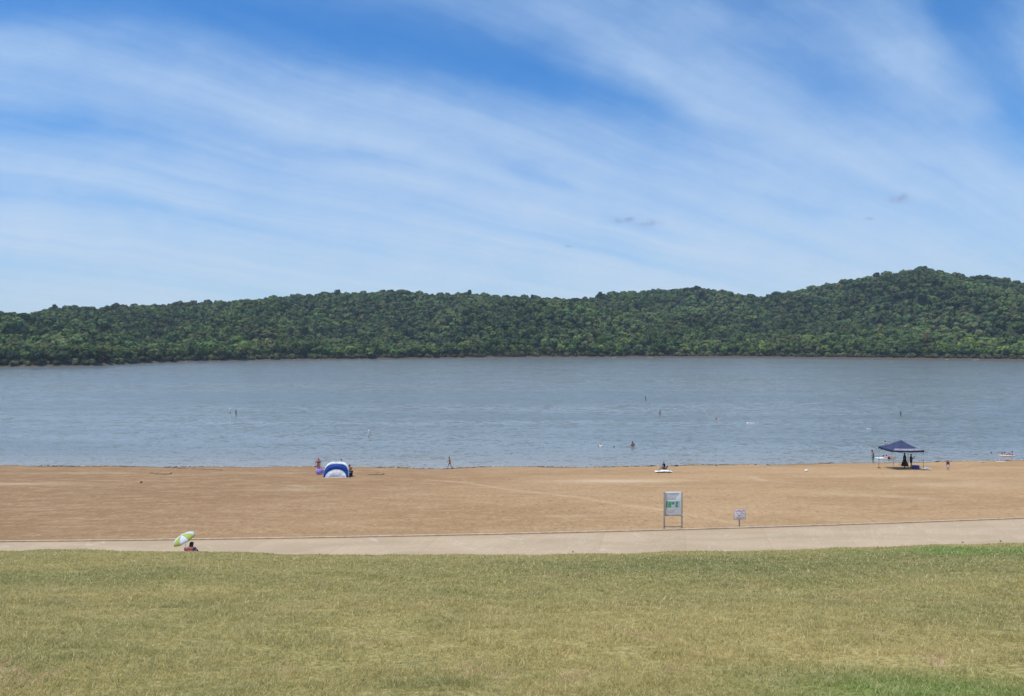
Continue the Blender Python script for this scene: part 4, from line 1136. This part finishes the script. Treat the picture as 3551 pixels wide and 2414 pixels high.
for px, py, L, lb in [(2346, 1617, .36, "dark wet stone at the waterline right of the seated man"), (2485, 1617, .18, "small brown stone at the waterline, middle right"), (1215, 1656, .16, "tiny dark stone on the sand near the chair by the tent"), (490, 1674, .22, "small dark stone low on the left sand")]:
    o = MB().blob((0, 0, .05), (L / 2, L * .35, L * .3), 3, .5).build("rock", m_rock); o.location = G(px, py); tag(o, lb, "rock", "loose stones on the beach")

# ================================================================== SIGNS
m_post = cloth("post_metal", (.44, .38, .31), .6, .2, 3.); m_wht = cloth("sign_white", (.86, .86, .86), .5, .06, 2.); m_ink = mat("sign_ink", (.20, .21, .28), .6); m_redink = mat("sign_red", (.42, .16, .22), .6)
def words(e, x0, x1, z, h, m, y=-.0, seed=0, centre=False):
    """a line of print too small to read: strokes of uneven length"""
    g = random.Random(seed); k = MB(); x_ = x0
    while x_ < x1 - .01:
        w_ = g.uniform(.2, 1.0) * h * 1.0
        if g.random() < .18: x_ += h * .6; continue
        w_ = min(w_, x1 - x_)
        k.box((x_ + w_ / 2, y, z + g.uniform(-.08, .08) * h), (w_, .002, h * g.uniform(.6, 1.)))
        x_ += w_ + h * .22
    return k.build("text_line", m, e, smooth=False)
def info_board():
    a = G(2303, 1838); c_ = G(2364.5, 1837); d_ = c_ - a; L = d_.xy.length; e = empty("information_board", a, math.atan2(d_.y, d_.x)); tag(e, "tall information board with green map panel on two metal posts beside the path", "sign")
    H = 2.14
    for x_ in (0, L):
        po = MB().box((x_, 0, H / 2 - .15), (.075, .075, H + .3), None, .006).build("post", m_post, e)
    MB().box((L, -.05, .84), (.05, .02, .05), None, .01).build("bolt", cm("bolt_bright", (.7, .7, .68), rough=.3), e)
    iw = L - .09
    MB().box((L / 2, 0, 1.50), (iw, .05, 1.27), None, .006).build("board", m_wht, e)
    MB().box((L / 2, 0, .815), (iw, .06, .08), None, .005).build("rail", m_post, e); MB().box((L / 2, 0, .20), (iw, .05, .06), None, .005).build("rail", m_post, e)
    MB().box((.075, -.055, 1.50), (.035, .055, 1.27), None, .004).build("side_frame", m_post, e)
    Y_ = -.0275
    for j, (z, h, x0, x1) in enumerate([(2.06, .030, .12, .86), (2.01, .030, .12, .82), (1.955, .026, .14, .80), (1.88, .018, .16, .70), (1.84, .018, .16, .72), (1.79, .018, .18, .66), (1.75, .018, .18, .70), (1.71, .018, .18, .74), (1.17, .022, .16, .76), (1.09, .016, .2, .6), (1.05, .016, .2, .58), (1.01, .016, .2, .6), (.97, .016, .2, .52)]):
        words(e, x0, x1, z, h, m_ink, Y_, j)
    mp = MB().box((L / 2, Y_, 1.43), (iw - .16, .003, .37)).build("map_panel", mat("map_grey", (.45, .56, .55), .5), e, smooth=False)
    cols = {"g": mat("map_green", (.10, .42, .16), .5), "t": mat("map_teal", (.08, .36, .30), .5), "d": mat("map_dark", (.12, .18, .22), .5), "p": mat("map_pale", (.62, .64, .60), .5)}
    for x_, z, w_, h, c2 in [(.32, 1.51, .17, .15, "g"), (.31, 1.35, .16, .19, "g"), (.50, 1.53, .15, .10, "t"), (.50, 1.46, .12, .05, "d"), (.50, 1.34, .19, .17, "p"), (.72, 1.52, .13, .15, "t"), (.72, 1.57, .06, .05, "d"), (.70, 1.36, .12, .14, "t"), (.71, 1.32, .08, .07, "d"), (.14, 1.44, .07, .34, "t")]:
        MB().box((x_, Y_ - .003 - (.002 if c2 == "d" else 0), z), (w_, .003, h)).build("map_field", cols[c2], mp, smooth=False)
info_board()
def small_sign():
    c_ = G(2564, 1831); e = empty("beach_sign", c_, R(8)); tag(e, "small white sign with red border and red lettering on a single post beside the kerb", "sign")
    MB().box((0, 0, .40), (.065, .065, 1.10), None, .006).build("post", m_post, e)
    MB().box((0, -.045, .79), (.70, .02, .60), None, .006).build("border", m_redink, e)
    MB().box((0, -.0575, .79), (.655, .006, .555), None, .002).build("board", cloth("sign_face", (.88, .84, .86), .5, .06, 2.), e)
    for j, (z, h, x0, x1) in enumerate([(1.01, .060, -.29, .29), (.945, .05, -.29, .29), (.845, .06, -.29, .28), (.715, .07, -.11, .12), (.59, .045, -.22, .28), (.545, .03, -.2, .24)]):
        words(e, x0, x1, z, h, m_redink if j != 3 else m_ink, -.0615, 50 + j)
small_sign()

# ================================================================== UMBRELLA MAN
P0 = hit(667, 1907)
yy = 37.0
u_ = ray(668, 1900)[0]
def gz(y_): return float(ground(u_ * y_, y_))
best = min(np.arange(33, 40.5, .1), key=lambda y_: abs((gz(y_) + 1.02) - ray(668, 1881)[1] * y_))
P0 = Vector((u_ * best, best, gz(best)))
print("umbrella man y", best)
beach_chair(P0, 6, cm("chair_red", (.78, .14, .20)), "red and purple striped folding chair on the grass edge at the far left", .19, stripes=[cm("stripe_purple", (.10, .05, .22)), cm("stripe_pink", (.62, .35, .55))], h=1.32)
d = sit(.20, .14, .40, .72); d["elR"] = (.34, .02, .42); d["wrR"] = (.44, .22, .34); d["elL"] = (-.32, 0, .45); d["wrL"] = (-.36, .2, .42)
person(d, P0 + Vector((0, .04, 0)), -8, 1.74, "tan", "person in a grey cap and navy shirt seen from behind in the striped chair", DH, top=("shirt_indigo", (.035, .03, .12)), bottom=("shorts_dark", (.02, .022, .03)), cap=("cap_grey", (.07, .07, .10)))
def umbrella():
    v1 = ray(635, 1864); y_ = best + .05; c_ = Vector((v1[0] * y_, y_, v1[1] * y_))
    ax = Vector((-.38, -.27, .86)).normalized(); q = ax.to_track_quat('Z', 'Y')
    base = P0 + Vector((-.29, -.02, .1))
    e = empty("sun_umbrella", base); tag(e, "tilted lime-green and white panelled sun umbrella clamped to the striped chair", "umbrella")
    c0 = c_ - base
    GN = cm("umbrella_lime", (.56, .62, .14), rough=.6, trans=.35, scale=4., amt=.1); WT = cm("umbrella_white", (.78, .82, .86), rough=.6, trans=.3, scale=4., amt=.08)
    Rr, Hh, N = .55, .27, 8
    off = 8
    for i in range(N):
        rr = []
        for j in range(7):
            t = j / 6; row = []
            for s in range(5):
                a = 2 * math.pi * (i + s / 4) / N + R(off); sag = 1 - .07 * math.sin(math.pi * s / 4) * t
                p_ = Vector((math.cos(a) * Rr * math.sin(t * math.pi / 2) ** 1.0 * sag, math.sin(a) * Rr * math.sin(t * math.pi / 2) * sag, Hh * math.cos(t * math.pi / 2) - Hh * .5))
                row.append(q @ p_ + c0)
            rr.append(row)
        MB().rings(rr, close=False).build("canopy_panel", WT if i % 2 else GN, e, thick=.003)
    tip = c0 + q @ Vector((0, 0, Hh * .5)); low = c0 - ax * .22
    MB().tube([tip + ax * .05, tip, low], .008, 8).build("shaft", cm("shaft_white", (.7, .7, .7), rough=.4), e)
    MB().tube([low, low * .5 + Vector((0, 0, .05)), (0, 0, 0)], .009, 8).build("flexible_arm", cm("chair_frame", (.35, .35, .36), rough=.4), e)
    MB().box((0, 0, 0), (.05, .05, .09), None, .01).build("clamp", cm("chair_black", (.03, .03, .035)), e)
    k = MB()
    for i in range(N):
        a = 2 * math.pi * i / N + R(off); k.tube([c0 + q @ Vector((math.cos(a) * Rr * .98, math.sin(a) * Rr * .98, -Hh * .5)), c0 + q @ Vector((math.cos(a) * Rr * .6, math.sin(a) * Rr * .6, Hh * .24)), c0 + q @ Vector((0, 0, Hh * .44))], .003, 5)
    k.build("rib", cm("shaft_white", (.7, .7, .7), rough=.4), e)
umbrella()
o = MB().box((0, 0, .10), (.42, .22, .20), None, .04).box((0, 0, .22), (.36, .18, .05), None, .02).build("bag", WC)
yy = best + .1; uu_ = ray(712, 1913)[0]; o.location = (uu_ * yy, yy, float(ground(uu_ * yy, yy))); tag(o, "low white bag on the grass right of the striped chair, half hidden by the slope", "bag")
# weeds at the path edge
m_weed = cloth("weed_leaf", (.20, .24, .08), .9, .3, 6.)
def weed(px, py, h, label):
    P0 = hit(px, py, ground, 30., 60.); k = MB()
    g = random.Random(px)
    for j in range(26):
        a = g.uniform(0, 6.28); ln = h * g.uniform(.5, 1.1); tip = Vector((math.cos(a) * ln * .6, math.sin(a) * ln * .6, ln)); s_ = Vector((-math.sin(a), math.cos(a), 0)) * .012
        m_ = tip * .5 + Vector((0, 0, ln * .12)); k.b.faces.new([k.b.verts.new(v_) for v_ in (-s_, s_, m_ + s_ * 1.6, m_ - s_ * 1.6)]); k.b.faces.new([k.b.verts.new(v_) for v_ in (m_ - s_ * 1.6, m_ + s_ * 1.6, tip)])
    o = k.build("weed", m_weed); o.location = P0; tag(o, label, "plant", "weeds at the path edge")
weed(3338, 1885, .10, "leafy weed sprouting at the grass edge, left of two at the far right"); weed(3470, 1881, .11, "leafy weed on the path edge, right of two at the far right")
weed(1987, 1918, .10, "thin upright weed on the grass crest right of centre")

# ================================================================== HAZE
hz = MB().box((0, 720, 60), (3990, 1640, 162)).build("haze", None, smooth=False)
mh = bpy.data.materials.new("haze"); mh.use_nodes = True; t_ = mh.node_tree
for n_ in list(t_.nodes):
    if n_.type == 'BSDF_PRINCIPLED': t_.nodes.remove(n_)
pv = t_.nodes.new("ShaderNodeVolumePrincipled"); pv.inputs["Color"].default_value = (.70, .82, 1, 1); pv.inputs["Density"].default_value = .00014
pv.inputs["Anisotropy"].default_value = .2
t_.links.new(pv.outputs[0], [n_ for n_ in t_.nodes if n_.type == 'OUTPUT_MATERIAL'][0].inputs["Volume"])
hz.data.materials.clear(); hz.data.materials.append(mh); hz["kind"] = "stuff"; hz["label"] = "thin summer haze over the lake"
